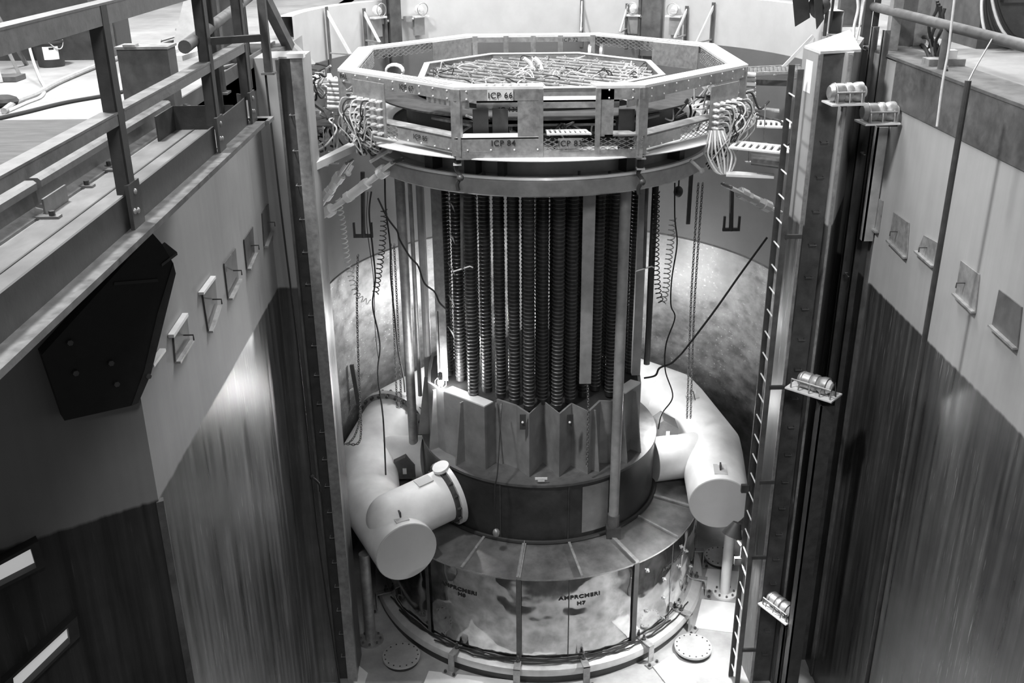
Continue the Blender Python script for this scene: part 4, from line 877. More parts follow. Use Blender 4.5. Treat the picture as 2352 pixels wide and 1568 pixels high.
# ------------------------------------------------------------------ instrument basin inside the frame
bs = thing('instrument_basin', (CX, CY, -.6), 'shallow octagonal basin inside the frame crossed by instrument rods', 'basin')
def ring8(r0, r1, z0, z1):
    mb = MB()
    for k in range(8): mb.prism([ov(r1, k, z0), ov(r1, k+1, z0), ov(r0, k+1, z0), ov(r0, k, z0)], (0, 0, z1-z0))
    return mb
ring8(1.74, 1.78, -.66, -.44).build('basin_wall', 'galv', bs, smooth=0); ring8(1.72, 1.81, -.44, -.428).build('rim_strip', 'bright', bs, smooth=0)
MB().prism([ov(1.75, k, -.67) for k in range(8)], (0, 0, .02)).build('basin_floor', 'mid', bs, smooth=0)
rd = V((math.cos(math.radians(-38)), math.sin(math.radians(-38)), 0)); rn = V((-rd.y, rd.x, 0))
for i in range(13):
    d = -1.44+i*.24; half = math.sqrt(max(.1, 1.62**2-d*d))-.04; p = CEN+rn*d-rd*half; q = CEN+rn*d+rd*half
    t = thing('instrument_rod', p+V((0, 0, -.55)), nth[i]+' instrument rod from the front, lying across the basin inside the frame', 'rod', 'instrument rods across the basin')
    zz = V((0, 0, -.50)); MB().cyl(p+zz, q+zz, .022, 8).build('rod', 'galv', t)
    nk = int(half*2/.42)
    for j in range(nk):
        c = p.lerp(q, (j+.5+random.uniform(-.2, .2))/nk)+zz; o = MB().cyl(c-rd*.04, c+rd*.04, .034, 8).build('collar', 'galv', t)
        MB().sphere(c+V((0, 0, .04)), .018, 6, 4).build('collar_knob', 'galv', o); MB().box(c-V((0, 0, .09)), (.04, .04, .10)).build('rod_foot', 'galv', t)
for i in range(46):
    a = random.uniform(0, 360); r = 1.5*math.sqrt(random.random()); c = polar(r, a, -.57); pts = [c]
    for j in range(4): pts.append(pts[-1]+V((random.uniform(-.22, .22), random.uniform(-.22, .22), 0))); pts[-1].z = -.49+random.uniform(-.06, .09)
    pts = [p if (p-CEN).xy.length < 1.55 else CEN+V((p.x-CX, p.y-CY, 0)).normalized()*1.5+V((0, 0, p.z)) for p in pts]
    tag(MB().tube(spline(pts, 5), .008, 5).build('instrument_lead', ['wcable', 'cable', 'rubber'][i % 3]), ['white', 'grey', 'black'][i % 3]+' thin instrument lead looping among the rods in the basin', 'cable', ['white', 'grey', 'black'][i % 3]+' leads in the basin')
for i in range(2):   # pale cable hanks standing in the basin
    q = aty(1222+20*i, 150, 15.0); P = [q+V((-.12+.02*i, 0, .1)), q+V((-.02, 0, .02)), q+V((.03, -.05, -.12)), q+V((.02, -.1, -.2)), q+V((.1, -.15, -.22))]
    tag(MB().tube(spline(P, 6), .03, 8).build('cable_hank', 'wcable'), ['left', 'right'][i]+' pale bent cable hank standing up in the middle of the basin', 'cable', 'pale hanks in the basin')
for i, (px, py) in enumerate(((1352, 118), (1378, 118))):
    q = aty(px, py, 17.0); tag(MB().disc(q, .12, .05, 24, axis=(1, -.2, 0)).build('cable_reel', 'bright'), ['left', 'right'][i]+' white disc reel at the back of the octagonal frame', 'reel', 'white reels at the back')
q = aty(905, 165, 13.6)
tag(MB().tube([q+V((.11*math.cos(k*.5)*(1+.002*k), .04*math.sin(k*.05)+.002*k, .08*math.sin(k*.5)*(1+.002*k))) for k in range(64)], .013, 6).build('hose_coil', 'wcable'), 'small pale hose coil inside the left corner of the frame', 'hose')
# shackles hanging under the two front corners
for px, py, lab in ((1050, 352, 'dark shackle with strap hanging under the left front corner of the frame'), (1472, 362, 'dark shackle with strap hanging under the right front corner of the frame')):
    q = aty(px, py, 11.95); t = thing('hanging_shackle', q, lab, 'shackle', 'shackles under the front corners')
    MB().box(q, (.11, .11, .02)).box(q+V((0, 0, -.13)), (.10, .10, .02)).build('end_plates', 'bright', t); MB().cyl(q-V((0, 0, .12)), q+V((0, 0, .05)), .042, 8).build('buffer', 'rubber', t)
    P = [q+V((0, 0, -.13)), q+V((-.02, .02, -.2)), q+V((.03, 0, -.28)), q+V((-.01, .02, -.38)), q+V((.0, .03, -.46))]; MB().tube(spline(P, 6), .025, 6).build('strap', 'dark', t); MB().sphere(q+V((.03, 0, -.3)), .045, 8, 6).build('hook_block', 'mid', t)
# ------------------------------------------------------------------ cable panels and cables on the frame
def cable_panel(k, f0, f1, z0, z1, lab, out, rows, cols, grp, droop, m='galv'):
    a, b = ov(RO+.06, k, 0), ov(RO+.06, k+1, 0); A, B = a.lerp(b, f0), a.lerp(b, f1); n = (a+b)/2-CEN; n.z = 0; n.normalize()
    t = thing('connector_board', A+V((0, 0, z0)), lab, 'panel')
    MB().prism([A+V((0, 0, z0)), B+V((0, 0, z0)), B+V((0, 0, z1)), A+V((0, 0, z1))], n*.015).build('panel_plate', m, t, smooth=0)
    kk = 0
    for r in range(rows):
        for c in range(cols):
            p = A.lerp(B, (c+.5)/cols)+V((0, 0, z1-.22-(z1-z0-.28)*r/max(1, rows-1)))+n*.015
            mb = MB(); mb.cyl(p, p+n*.10, .018, 6); mb.cyl(p+n*.03, p+n*.06, .026, 6); mb.build('connector', 'bright', t)
            e = V(droop)+V((random.uniform(-.12, .12), random.uniform(-.1, .1), random.uniform(-.1, .12))); s_ = p+n*.10; o_ = n*random.uniform(.10, .22)
            P = [s_, s_+o_*.7+V((0, 0, .01)), s_+o_+V((0, 0, -.10-.05*random.random())), s_.lerp(e, .5)+n*.14, e]
            w = ['cable', 'rubber', 'wcable', 'rubber', 'cable'][kk % 5]; kk += 1
            nm = {'wcable': 'white', 'rubber': 'black', 'cable': 'grey'}[w]
            tag(MB().tube(spline(P, 6), .009, 6).build('panel_cable', w), nm+' cable drooping from the connector panel at the '+grp+' of the frame', 'cable', nm+' panel cables at the '+grp)
d1 = aty(850, 330, 12.7); d2 = aty(1640, 375, 12.6)
cable_panel(4, .18, .46, -1.0, -.33, 'upright connector panel sprouting cables at the left front of the frame', None, 5, 5, 'left front', d1)
cable_panel(6, .58, .86, -1.0, -.42, 'upright connector panel sprouting cables at the right front of the frame', None, 5, 5, 'right front', d2)
for i in range(9):
    e = aty(1618+9*i, 352+6*(i % 3), 12.5); P = [aty(1630+4*i, 300, 12.6), aty(1622+7*i, 335, 12.5), e, aty(1640+5*i, 392, 12.5), aty(1655+2*i, 400, 12.5)]
    tag(MB().tube(spline(P, 6), .013, 6).build('hanging_loop', 'wcable' if i % 2 else 'cable'), ('white' if i % 2 else 'grey')+' cable loop hanging below the right connector panel', 'cable', ('white' if i % 2 else 'grey')+' loops below the right panel')
for i in range(7):
    P = [aty(826+3*i, 300, 12.7), aty(820+4*i, 330, 12.7), aty(822+7*i, 352+3*(i % 3), 12.7), aty(838+8*i, 335, 12.9)]
    tag(MB().tube(spline(P, 6), .012, 6).build('hanging_loop', 'rubber' if i % 2 else 'cable'), ('black' if i % 2 else 'grey')+' cable tail gathered below the left connector panel', 'cable', ('black' if i % 2 else 'grey')+' tails below the left panel')
# connector cans stacked beside the frame
def can_stack(px0, px1, py0, py1, n_, Y, lab):
    t0 = None
    for i in range(n_):
        y = py0+(py1-py0)*i/(n_-1); a, b = aty(px0, y, Y), aty(px1, y+2, Y)
        lb = ['topmost', 'second', 'third', 'fourth', 'fifth', 'sixth', 'lowest'][i if i < n_-1 else 6]+' pale '+lab
        mb = MB(); mb.cyl(a, b, .032, 12); mb.cyl(a, a.lerp(b, .15), .038, 12); tag(mb.build('connector_can', 'bright' if i % 2 == 0 else 'galv'), lb, 'connector', lab+' stack')
can_stack(752, 784, 184, 244, 7, 14.1, 'connector can in the stack left of the frame')
can_stack(1700, 1735, 170, 235, 7, 14.1, 'connector can in the stack right of the frame')
can_stack(1640, 1690, 206, 290, 6, 13.2, 'connector can beside the right connector panel')
# cable trays and walkway pieces either side of the frame
def tray(pts, z, th, m, name, lab, grp, slots=0, mesh=False, cat='tray'):
    P = [atz(x, y, z) for x, y in pts]
    if slots: mb = MB().slotted(P[0], P[1]-P[0], P[3]-P[0], V((0, 0, -th)), slots, .45, .2)
    elif mesh: mb = MB().mesh_panel(P[0], P[1]-P[0], P[3]-P[0], .07, .012, 1.8); mb.beam(P[0], P[1], .03, .03).beam(P[3], P[2], .03, .03)
    else: mb = MB().prism(P, (0, 0, -th))
    return tag(mb.build(name, m, smooth=0), lab, cat, grp)
G1, G2 = 'cable trays left of the frame', 'cable trays right of the frame'
tray([(688, 172), (760, 168), (765, 178), (690, 184)], -.55, .06, 'bright', 'cable_tray', 'upper pale cable tray between left gate guide and frame', G1)
tray([(690, 186), (740, 184), (745, 194), (692, 198)], -.62, .03, 'bright', 'cable_tray', 'white lower tray step between left gate guide and frame', G1)
tray([(698, 252), (780, 240), (784, 248), (700, 258)], -.95, .04, 'galv', 'cable_tray', 'thin grey tray under the connector cans left of the frame', G1)
tray([(715, 372), (820, 318), (830, 326), (722, 376)], -1.2, .09, 'bright', 'cable_tray', 'pale angled tray stencilled IC 132 at the left below the frame', G1)
tray([(722, 268), (800, 262), (800, 284), (722, 290)], -1.0, .02, 'dark', 'walkway_plate', 'dark walkway plate under the cables left of the frame', G1)
tray([(1712, 156), (1838, 150), (1838, 166), (1712, 168)], -.5, .02, 'galv', 'mesh_walkway', 'expanded metal walkway strip right of the frame', G2, mesh=True, cat='walkway')
tray([(1712, 166), (1812, 170), (1812, 185), (1712, 182)], -.62, .08, 'dark', 'walkway_beam', 'dark beam under the expanded metal walkway', G2, cat='beam')
tray([(1690, 322), (1808, 334), (1796, 350), (1674, 338)], -1.1, .02, 'bright', 'slotted_tray', 'white slotted tray right below the connector panel', G2, slots=7)
tray([(1740, 275), (1816, 277), (1816, 290), (1738, 290)], -1.0, .02, 'bright', 'slotted_tray', 'short white slotted tray near the ladder top', G2, slots=6)
tray([(1720, 243), (1790, 250), (1790, 255), (1720, 249)], -.9, .02, 'galv', 'flat_bar', 'thin pale bar above the short slotted tray', G2, cat='bar')
tray([(1668, 392), (1778, 398), (1778, 405), (1668, 400)], -1.45, .03, 'bright', 'flat_bar', 'bright flat bar at the lower right of the frame', G2, cat='bar')
tray([(1725, 352), (1800, 362), (1800, 385), (1725, 375)], -1.3, .02, 'dark', 'walkway_plate', 'dark plate below the white slotted tray', G2, cat='plate')
tray([(1795, 335), (1812, 335), (1812, 350), (1795, 350)], -1.15, .01, 'bright', 'small_plate', 'small white square plate beside the ladder', G2, cat='plate')
q = atz(768, 352, -1.2); P0, P1 = atz(722, 376, -1.28), atz(830, 326, -1.28)
o_ = [o for o in COL.objects if o.get('label', '').startswith('pale angled tray')][0]; lettering('IC 132', .085, P0.lerp(P1, .72)+V((.0, -.01, .045)), P1-P0, (0, 0, 1), o_)
random.seed(21)
def clutter(n_, x0, x1, y0, y1, Y, word, grp, sag=.1):
    for i in range(n_):
        a = aty(random.uniform(x0, x1), random.uniform(y0, y1), Y+random.uniform(-.3, .5)); pts = [a]
        for j in range(4): pts.append(pts[-1]+V((random.uniform(-.16, .16), random.uniform(-.16, .16), random.uniform(-.14, .10)-sag*(j == 2))))
        k = i % 3; tag(MB().tube(spline(pts, 5), .012+.004*(i % 2), 6).build('loose_cable', ['wcable', 'rubber', 'cable'][k]), ['white', 'black', 'grey'][k]+' loose cable tangled '+word, 'cable', ['white', 'black', 'grey'][k]+' '+grp)
clutter(20, 700, 775, 150, 240, 14.3, 'over the trays left of the frame', 'tangle left of the frame')
clutter(14, 715, 770, 255, 300, 13.9, 'under the trays left of the frame', 'tangle under the left trays', .2)
clutter(22, 1640, 1740, 200, 270, 13.4, 'over the connectors right of the frame', 'tangle right of the frame', .2)
clutter(12, 1560, 1640, 200, 250, 12.9, 'along the right front side of the frame', 'tangle along the right front')
clutter(10, 800, 835, 190, 270, 13.5, 'inside the left corner of the frame', 'tangle in the left corner')
clutter(12, 1090, 1230, 268, 300, 12.6, 'behind the front rails of the frame', 'tangle behind the front rails')
clutter(12, 1260, 1365, 268, 300, 12.6, 'behind the open gap of the frame', 'tangle behind the frame gap')
for i, (x, y0, y1) in enumerate(((1724, 235, 372), (1758, 240, 330), (742, 290, 380), (765, 280, 375))):
    a, b = aty(x, y0, 13.1), aty(x-4 if x > 1000 else x+4, y1, 13.1); t = thing('hanger_rod', b, ['long thin hanger rod with foot right of the frame', 'short thin hanger rod right of the frame', 'thin hanger rod left of the frame by the gate guide', 'second thin hanger rod left of the frame'][i], 'rod', 'hanger rods beside the frame')
    MB().cyl(a, b, .008, 6).build('rod', 'galv', t); MB().box(b, (.1, .06, .015)).build('foot', 'bright', t)
# slotted tray on the near left platform, dark brace
tag(MB().beam(aty(700, 220, 13.5), aty(745, 255, 13.5), .12, .03).build('tray_brace', 'dark', smooth=0), 'dark slanting brace under the connector cans left of the frame', 'brace')
# ------------------------------------------------------------------ wall brackets round the upper wall
def wall_bracket(px, py, fx, fy, lab, post=True):
    p = cyl_hit(px, py, CWR+.02, True, CWX, CY); u = V((CWX-p.x, CY-p.y, 0)).normalized()
    p = p+u*.03
    b = aty(fx, fy, p.y+u.y*.55)
    t = thing('wall_bracket', V((p.x, p.y, -.6)), lab, 'bracket', 'angle brackets on the upper wall')
    s_ = V((-u.y, u.x, 0))
    if post: MB().slab(V((p.x, p.y, -.6))-s_*.03, s_*.06, u*.02, V((0, 0, p.z+.66))).build('upright', 'mid', t, smooth=0)
    MB().beam(p, b, .045, .02, s_).build('diagonal', 'bright', t, smooth=0)
    MB().beam(V((p.x, p.y, b.z)), b, .04, .02).build('foot_bar', 'galv', t, smooth=0)
for a in [(745, 25, 805, 125, 'angle bracket on the upper wall, left of the frame, second from the gate guide'), (832, 28, 872, 98, 'angle bracket on the upper wall above the left rear corner of the frame'), (625, 58, 722, 148, 'angle bracket nearest the left gate guide', False), (1337, 4, 1334, 72, 'angle bracket on the upper wall behind the middle of the frame'), (1442, 16, 1424, 74, 'angle bracket on the upper wall left of the right pipe column'), (1580, 22, 1549, 88, 'angle bracket on the upper wall right of the right pipe column'), (1642, 14, 1600, 98, 'angle bracket on the upper wall above the right rear corner of the frame'), (1872, 82, 1772, 182, 'angle bracket nearest the pale guide cover on the right', False)]: wall_bracket(*a)
# service columns and lamps on the upper wall
def svc(px, w, lab, z1=1.3):
    p = cyl_hit(px, 60, CWR+.0, True, CWX, CY); u = V((CWX-p.x, CY-p.y, 0)).normalized(); s_ = V((-u.y, u.x, 0))
    t = thing('service_column', V((p.x, p.y, -.7)), lab, 'column', 'service columns on the upper wall')
    MB().slab(V((p.x, p.y, -.7))-s_*w/2, s_*w, u*.12, V((0, 0, z1+.7))).build('column', 'mid', t, smooth=0)
    for d in (w/2+.05,): MB().cyl(V((p.x, p.y, -.7))-s_*d+u*.06, V((p.x, p.y, z1))-s_*d+u*.06, .035, 10).build('pipe', 'mid', t)
svc(899, .24, 'dark service column on the upper wall at the left rear'); svc(1500, .34, 'dark service column with pipes on the upper wall at the right rear')
for i, (px, py, lab) in enumerate(((862, 22, 'pale bulkhead lamp left of the left service column'), (960, 20, 'pale bulkhead lamp right of the left service column'), (1457, 18, 'pale bulkhead lamp left of the right service column'), (1553, 20, 'pale bulkhead lamp right of the right service column'))):
    p = cyl_hit(px, py, CWR-.03, True, CWX, CY); u = V((CWX-p.x, CY-p.y, 0)).normalized(); s_ = V((-u.y, u.x, 0))
    t = thing('bulkhead_lamp', p, lab, 'lamp', 'bulkhead lamps on the upper wall')
    MB().lathe(p, [(.001, .12), (.045, .11), (.065, .07), (.07, 0), (.001, 0)], 16, axis=u+V((0, 0, -.3))).build('lamp_globe', 'bright', t)
    MB().slab(p-s_*.14+V((0, 0, -.13)), s_*.28, u*.12, V((0, 0, .025))).build('shelf', 'bright', t); MB().slab(p-s_*.10-u*.02+V((0, 0, -.42)), s_*.2, u*.05, V((0, 0, .28))).build('back_box', 'flange', t)
    MB().tube([p+s_*.1*math.cos(a)+u*.14+V((0, 0, .1*math.sin(a))) for a in [2*math.pi*k/16 for k in range(16)]], .008, 5, closed=True).build('guard_hoop', 'galv', t)
for i, (px, py, lab) in enumerate(((880, 48, 'small valve box left of the left service column'), (937, 43, 'small valve box right of the left service column'), (1483, 38, 'small valve box left of the right service column'))):
    p = cyl_hit(px, py, CWR-.01, True, CWX, CY); tag(MB().box(p, (.14, .1, .09)).cyl(p+V((-.1, -.03, 0)), p+V((.1, -.03, 0)), .02, 8).build('valve_box', 'galv'), lab, 'box', 'valve boxes on the upper wall')
# ------------------------------------------------------------------ ring main: white insulated header round the vessel
hd = thing('ring_header', (CX, CY, -7.0), 'large white insulated pipe ring around the vessel with grey end caps', 'pipe')
pl = [(229, 3.08, -6.92, .47), (200, 2.86, -6.90, .47), (176, 2.86, -6.82, .48), (148, 2.92, -6.68, .54), (112, 3.0, -6.55, .60), (68, 3.0, -6.55, .60), (34, 2.98, -6.62, .60), (6, 2.95, -6.8, .52), (-23, 3.02, -6.92, .47)]
HP = [polar(r, a, z) for a, r, z, _ in pl]; HR = [q[3] for q in pl]
P = []; R_ = []
for i in range(len(HP)-1):
    for j in range(6):
        f = j/6; P.append(HP[i].lerp(HP[i+1], f)); R_.append(HR[i]+(HR[i+1]-HR[i])*f)
P.append(HP[-1]); R_.append(HR[-1])
MB().tube(P, R_, 40).build('pipe_run', 'white', hd, smooth=.5)
for i, nm in ((0, 'left'), (-1, 'right')):
    p = HP[i]; d = (HP[0]-HP[1] if i == 0 else HP[-1]-HP[-2]).normalized(); r = HR[i]
    MB().lathe(p, [(r-.004, -.02), (r, .012), (r-.01, .02), (.001, .021)], 48, axis=d).build('end_cap', 'cap', hd)
    # lifting plate on top near the cap
    c = p-d*.2; up = V((0, 0, 1)); s_ = d.cross(up); top = c+up*(r+.0); MB().slab(top-d*.13-s_*.1-V((0, 0, .012)), d*.26, s_*.2, V((0, 0, .024))).build('pad_plate', 'cap', hd, smooth=0)
    MB().slab(top-d*.05-s_*.012, d*.09, s_*.024, V((0, 0, .10))).build('lifting_lug', 'dark', hd, smooth=0)
def branch(p, q, r, nm='branch_pipe'): MB().cyl(p, q, r, 36).build(nm, 'white', hd)
q = cyl_hit(1030, 1132, 2.0); s0 = HP[0].lerp(HP[1], .33); s0 = V((s0.x, s0.y, (q.z*2-6.9)/3)); dq = (q-s0).normalized()
MB().cyl(s0, q, .40, 36).sphere(s0, .40, 36, 18).build('branch_pipe', 'white', hd)
MB().lathe(q, [(.40, -.10), (.44, -.09), (.44, .0), (.40, .0)], 40, axis=dq).build('joint_band', 'dark', hd); MB().lathe(q+dq*.0, [(.40, -.03), (.50, -.03), (.50, .05), (.40, .05)], 40, axis=dq).build('flange', 'bright', hd)
sx = dq.cross(V((0, 0, 1))).normalized(); su = sx.cross(dq)
for k in range(14):
    a = 2*math.pi*k/14; c = q+(sx*math.cos(a)+su*math.sin(a))*.455-dq*.03; MB().cyl(c-dq*.06, c, .02, 6).build('flange_bolt', 'dark', hd)
MB().disc(q+su*.47-dq*.04, .13, .05, 20, axis=su-dq*.2).build('top_cover', 'bright', hd); c = q-dq*.36+su*.40; MB().slab(c-dq*.12-sx*.1, dq*.24, sx*.2, su*.012).build('pad_plate', 'cap', hd, smooth=0)
branch(polar(2.75, 176, -6.8), polar(1.88, 178, -6.72), .36); branch(polar(2.8, 2, -6.75), polar(1.88, -3, -6.75), .37)
p = HP[2].lerp(HP[3], .8); d = (HP[3]-HP[2]).normalized(); MB().lathe(p, [(.52, -.05), (.63, -.05), (.63, .05), (.52, .05)], 48, axis=d).build('flange', 'galv', hd)
sx = d.cross(V((0, 0, 1))).normalized(); su = sx.cross(d)
for k in range(24):
    a = 2*math.pi*k/24; c = p+(sx*math.cos(a)+su*math.sin(a))*.59; MB().cyl(c-d*.11, c+d*.11, .03, 6).build('flange_bolt', 'dark', hd)
q = HP[7].lerp(HP[6], .55); u = (q-CEN); u.z = 0; u.normalize(); c = q+V((0, 0, .55)); MB().slab(c-u*.1-V((0, .16, 0)), u*.26, V((0, .3, 0)), V((0, 0, .012))).build('pad_plate', 'cap', hd, smooth=0); MB().tube([c, c+V((0, 0, .1)), c+V((.03, -.1, .12)), c+V((.03, -.3, .06))], .01, 6).build('wire', 'dark', hd)
# nozzle boxes between vessel and header
for px, py, lab in ((1530, 990, 'dark angular bracket box between the tank and the right white pipe'), (925, 1075, 'dark platform box between the tank and the left white pipe')):
    q = aty(px, py, 14.6 if px > 1200 else 14.2); t = thing('bracket_box', q, lab, 'box'); s = 1 if px > 1200 else -1
    MB().prism([q+V((-.2, 0, -.18)), q+V((.2, 0, -.18)), q+V((.2, 0, .05)), q+V((-.05*s, 0, .2)), q+V((-.2, 0, .08))], (0, .35, 0)).build('box_body', 'mid', t, smooth=0); MB().box(q+V((.03, -.01, -.05)), (.06, .02, .1)).build('tag_plate', 'bright', t, smooth=0)
# stanchions
for px, py, zt, lab in ((852, 1470, -7.35, 'pale tubular stanchion with round foot under the left capped pipe'), (1664, 1362, -7.4, 'white tubular stanchion with round foot under the right capped pipe')):
    q = atz(px, py, ZF); t = thing('pipe_stanchion', q, lab, 'stanchion', 'pipe stanchions'); m = 'galv' if px < 1000 else 'white'
    MB().cyl(q, V((q.x, q.y, zt)), .085, 20).build('tube', m, t); MB().disc(q, .20, .03, 28).build('foot_flange', m, t)
    for k in range(8): c = q+V((.155*math.cos(k*math.pi/4), .155*math.sin(k*math.pi/4), .03)); MB().cyl(c, c+V((0, 0, .03)), .018, 6).build('foot_bolt', 'mid', t)
# manhole covers and floor plates
for px, py, lab, r in ((1592, 1483, 'round manhole cover on the floor at the lower right', .29), (1655, 1276, 'round manhole cover behind the right pipe stanchion', .28), (922, 1504, 'shadowed round manhole cover at the lower left', .29)):
    q = atz(px, py, ZF+.1); t = thing('manhole_cover', V((q.x, q.y, ZF)), lab, 'manhole cover', 'manhole covers on the cavity floor'); c = V((q.x, q.y, ZF))
    MB().disc(c, r-.03, .07, 40).build('neck', 'dark', t); MB().disc(c+V((0, 0, .07)), r, .035, 40).build('lid', 'ring', t)
    for k in range(16): a = 2*math.pi*k/16; b = c+V((math.cos(a)*(r-.035), math.sin(a)*(r-.035), .105)); MB().cyl(b, b+V((0, 0, .008)), .012, 6).build('lid_bolt', 'dark', t)
def plate(pts, lab, m='plate'): tag(MB().prism([atz(x, y, ZF+.025) for x, y in pts], (0, 0, -.02)).build('floor_plate', m, smooth=0), lab, 'plate', 'plates on the cavity floor')
plate([(1500, 1530), (1548, 1500), (1600, 1566), (1555, 1600)], 'pale floor plate at the bottom edge right of the base ring'); plate([(1625, 1305), (1700, 1312), (1695, 1360), (1612, 1350)], 'pale floor plate under the foot of the right stanchion'); plate([(1612, 1375), (1692, 1385), (1690, 1452), (1596, 1440)], 'pale floor plate between stanchion and nearest manhole cover')
plate([(985, 1540), (1180, 1562), (1300, 1600), (960, 1600)], 'pale floor plate in front of the base ring at the bottom edge'); plate([(815, 1520), (845, 1545), (835, 1575), (800, 1560)], 'small bright floor plate at the foot of the left gate guide')
# ------------------------------------------------------------------ ladders
t = thing('wall_ladder', (3.42, 11.6, ZF), 'tall dark vertical ladder on the right side of the cavity', 'ladder')
XL = 3.42; yl, yr = 11.78, 11.42
for y in (yl, yr): MB().slab((XL-.03, y-.012, ZF+.02), (.07, 0, 0), (0, .024, 0), (0, 0, -ZF-.05)).build('stringer', 'dark' if y == yl else 'mid', t, smooth=0)
z = -8.75; k = 0
while z < -.15: MB().cyl((XL, yl, z), (XL, yr, z), .010, 8).build('rung', 'bright', t); z += .30
for z in (-8.2, -6.6, -5.4, -4.0, -2.0): MB().slab((XL+.02, yr-.03, z), (.2, 0, 0), (0, .03, 0), (0, 0, .05)).build('wall_cleat', 'dark', t, smooth=0)
for z in (-6.9, -5.7): MB().box((XL-.06, yl, z), (.1, .05, .12)).build('side_lug', 'dark', t, smooth=0)
t = thing('short_ladder', aty(790, 930, 15.6), 'short dark ladder leaning behind the left white pipe at the wall', 'ladder')
for a, b in (((767, 838), (775, 935)), ((780, 850), (786, 940)), ((808, 838), (824, 930))): MB().beam(aty(*a, 15.6), aty(*b, 15.6), .07, .05).build('rail', 'dark', t, smooth=0)
for a, b in (((785, 877), (812, 862)), ((786, 905), (818, 890)), ((768, 905), (783, 892))): MB().beam(aty(*a, 15.6), aty(*b, 15.6), .03, .03).build('rung', 'bright', t, smooth=0)
# ------------------------------------------------------------------ turnbuckles
def turnbuckle(p, q, lab, r=.058):
    d = (q-p).normalized(); L = (q-p).length; s_ = d.cross(V((0, 0, 1))).normalized(); t = thing('turnbuckle', p, lab, 'turnbuckle', 'white turnbuckles at the frame')
    mb = MB(); mb.cyl(p+d*.35, q-d*.35, r*.72, 14); mb.build('rod', 'white', t)
    for f in (.42, .62): c = p+d*(L*f); MB().cyl(c-d*.05, c+d*.05, r*1.35, 6).build('nut', 'white', t)
    MB().cyl(p+d*(L*.42), p+d*(L*.62), r*1.15, 14).build('sleeve', 'white', t)
    for e, dd in ((p, d), (q, -d)):
        MB().cyl(e+dd*.30, e+dd*.42, r*1.5, 10).cyl(e+dd*.28, e+dd*.31, r*1.25, 10).build('clevis_socket', 'white', t)
        mb = MB()
        for sg in (1, -1): mb.tube(spline([e+dd*.32+s_*sg*r*.7, e+dd*.22+s_*sg*r*1.5, e+dd*.02+s_*sg*r*1.5], 5), r*.5, 8)
        mb.build('fork', 'white', t); MB().cyl(e+dd*.04-s_*r*2, e+dd*.04+s_*r*2, r*.45, 8).build('pin', 'galv', t)
turnbuckle(atx(724, 508, -2.6), aty(917, 366, 13.0), 'long white turnbuckle from the left wall up to the frame, front one'); turnbuckle(atx(724, 488, -2.68), aty(806, 366, 14.2), 'shorter white turnbuckle behind the front one at the left', .055)
turnbuckle(aty(1800, 492, 13.6), aty(1664, 424, 13.2), 'white turnbuckle at the right between frame and ladder', .055)
for i, (a, b, lab) in enumerate((((1586, 368), (1612, 392), 'small white clevis below the right connector panel'), ((850, 372), (895, 345), 'small white clevis bracket under the left connector panel'), ((810, 380), (800, 398), 'tiny white clevis beside the rear left turnbuckle'))):
    p, q = aty(*a, 12.9), aty(*b, 12.9); d = q-p; MBm = MB(); MBm.cyl(p, q, .022, 8); MBm.sphere(q, .04, 8, 6); tag(MBm.build('clevis', 'wcable'), lab, 'clevis', 'small clevises under the frame')
# dark hanging fork hooks
for px, y0, y1, w, lab in ((833, 395, 545, 48, 'dark three-pronged hanging tool at the left under the frame'), (1681, 435, 530, 42, 'dark three-pronged hanging tool at the right under the frame')):
    Y = 15.2; a, b = aty(px, y0, Y), aty(px+(2 if px < 1000 else -2), y1, Y); t = thing('hanging_fork', b, lab, 'tool', 'hanging fork tools')
    MB().cyl(a, b, .035, 10).build('shaft', 'dark', t); hw = w/2/155; zb = b.z
    mb = MB(); mb.slab((b.x-hw, Y-.025, zb), (2*hw, 0, 0), (0, .05, 0), (0, 0, .05)); mb.slab((b.x-hw, Y-.02, zb), (.035, 0, 0), (0, .04, 0), (0, 0, .24)); mb.slab((b.x+hw-.035, Y-.02, zb), (.035, 0, 0), (0, .04, 0), (0, 0, .24)); mb.build('fork', 'dark', t, smooth=0)
a, b = aty(1588, 400, 15), aty(1582, 515, 15); tag(MB().slab((a.x-.03, 15, b.z), (.06, 0, 0), (0, .04, 0), (0, 0, a.z-b.z+.3)).build('hanging_strap', 'dark', smooth=0), 'dark flat strap hanging beside the twin chains at the right', 'strap')
q = aty(1558, 440, 14.2); tag(MB().sphere(q, .07, 10, 8, (1, 1, 1.2)).cyl(q, q+V((0, 0, .5)), .012, 6).build('pulley_block', 'dark'), 'dark round pulley block hanging under the right of the flange', 'pulley')
# coiled cords, cables, chains in the cavity
def cord(name, pts, Y, r, m, lab, cat='cable', grp=None, kind='tube', turns=0, cr=.04):
    P = [aty(x, y, Y if not d else d[0]) for x, y, *d in pts]
    if kind == 'tube': o = MB().tube(spline(P, 8), r, 6).build(name, m)
    elif kind == 'coil': o = MB().tube(helix(P, cr, turns), r, 5).build(name, m)
    else: o = chain_mb(P, .055, .007).build(name, m)
    return tag(o, lab, cat, grp)
cord('coiled_cable', [(775, 455), (786, 505), (795, 580), (808, 640), (818, 672), (832, 688), (850, 695)], 14.6, .008, 'wcable', 'pale coiled cord sagging at the left of the cavity', kind='coil', turns=24, cr=.045, grp='coiled cords')
cord('coiled_cable', [(882, 480), (880, 540), (875, 590), (868, 640), (862, 675)], 14.2, .008, 'rubber', 'dark coiled cord beside the left black cables', kind='coil', turns=18, cr=.045, grp='coiled cords')
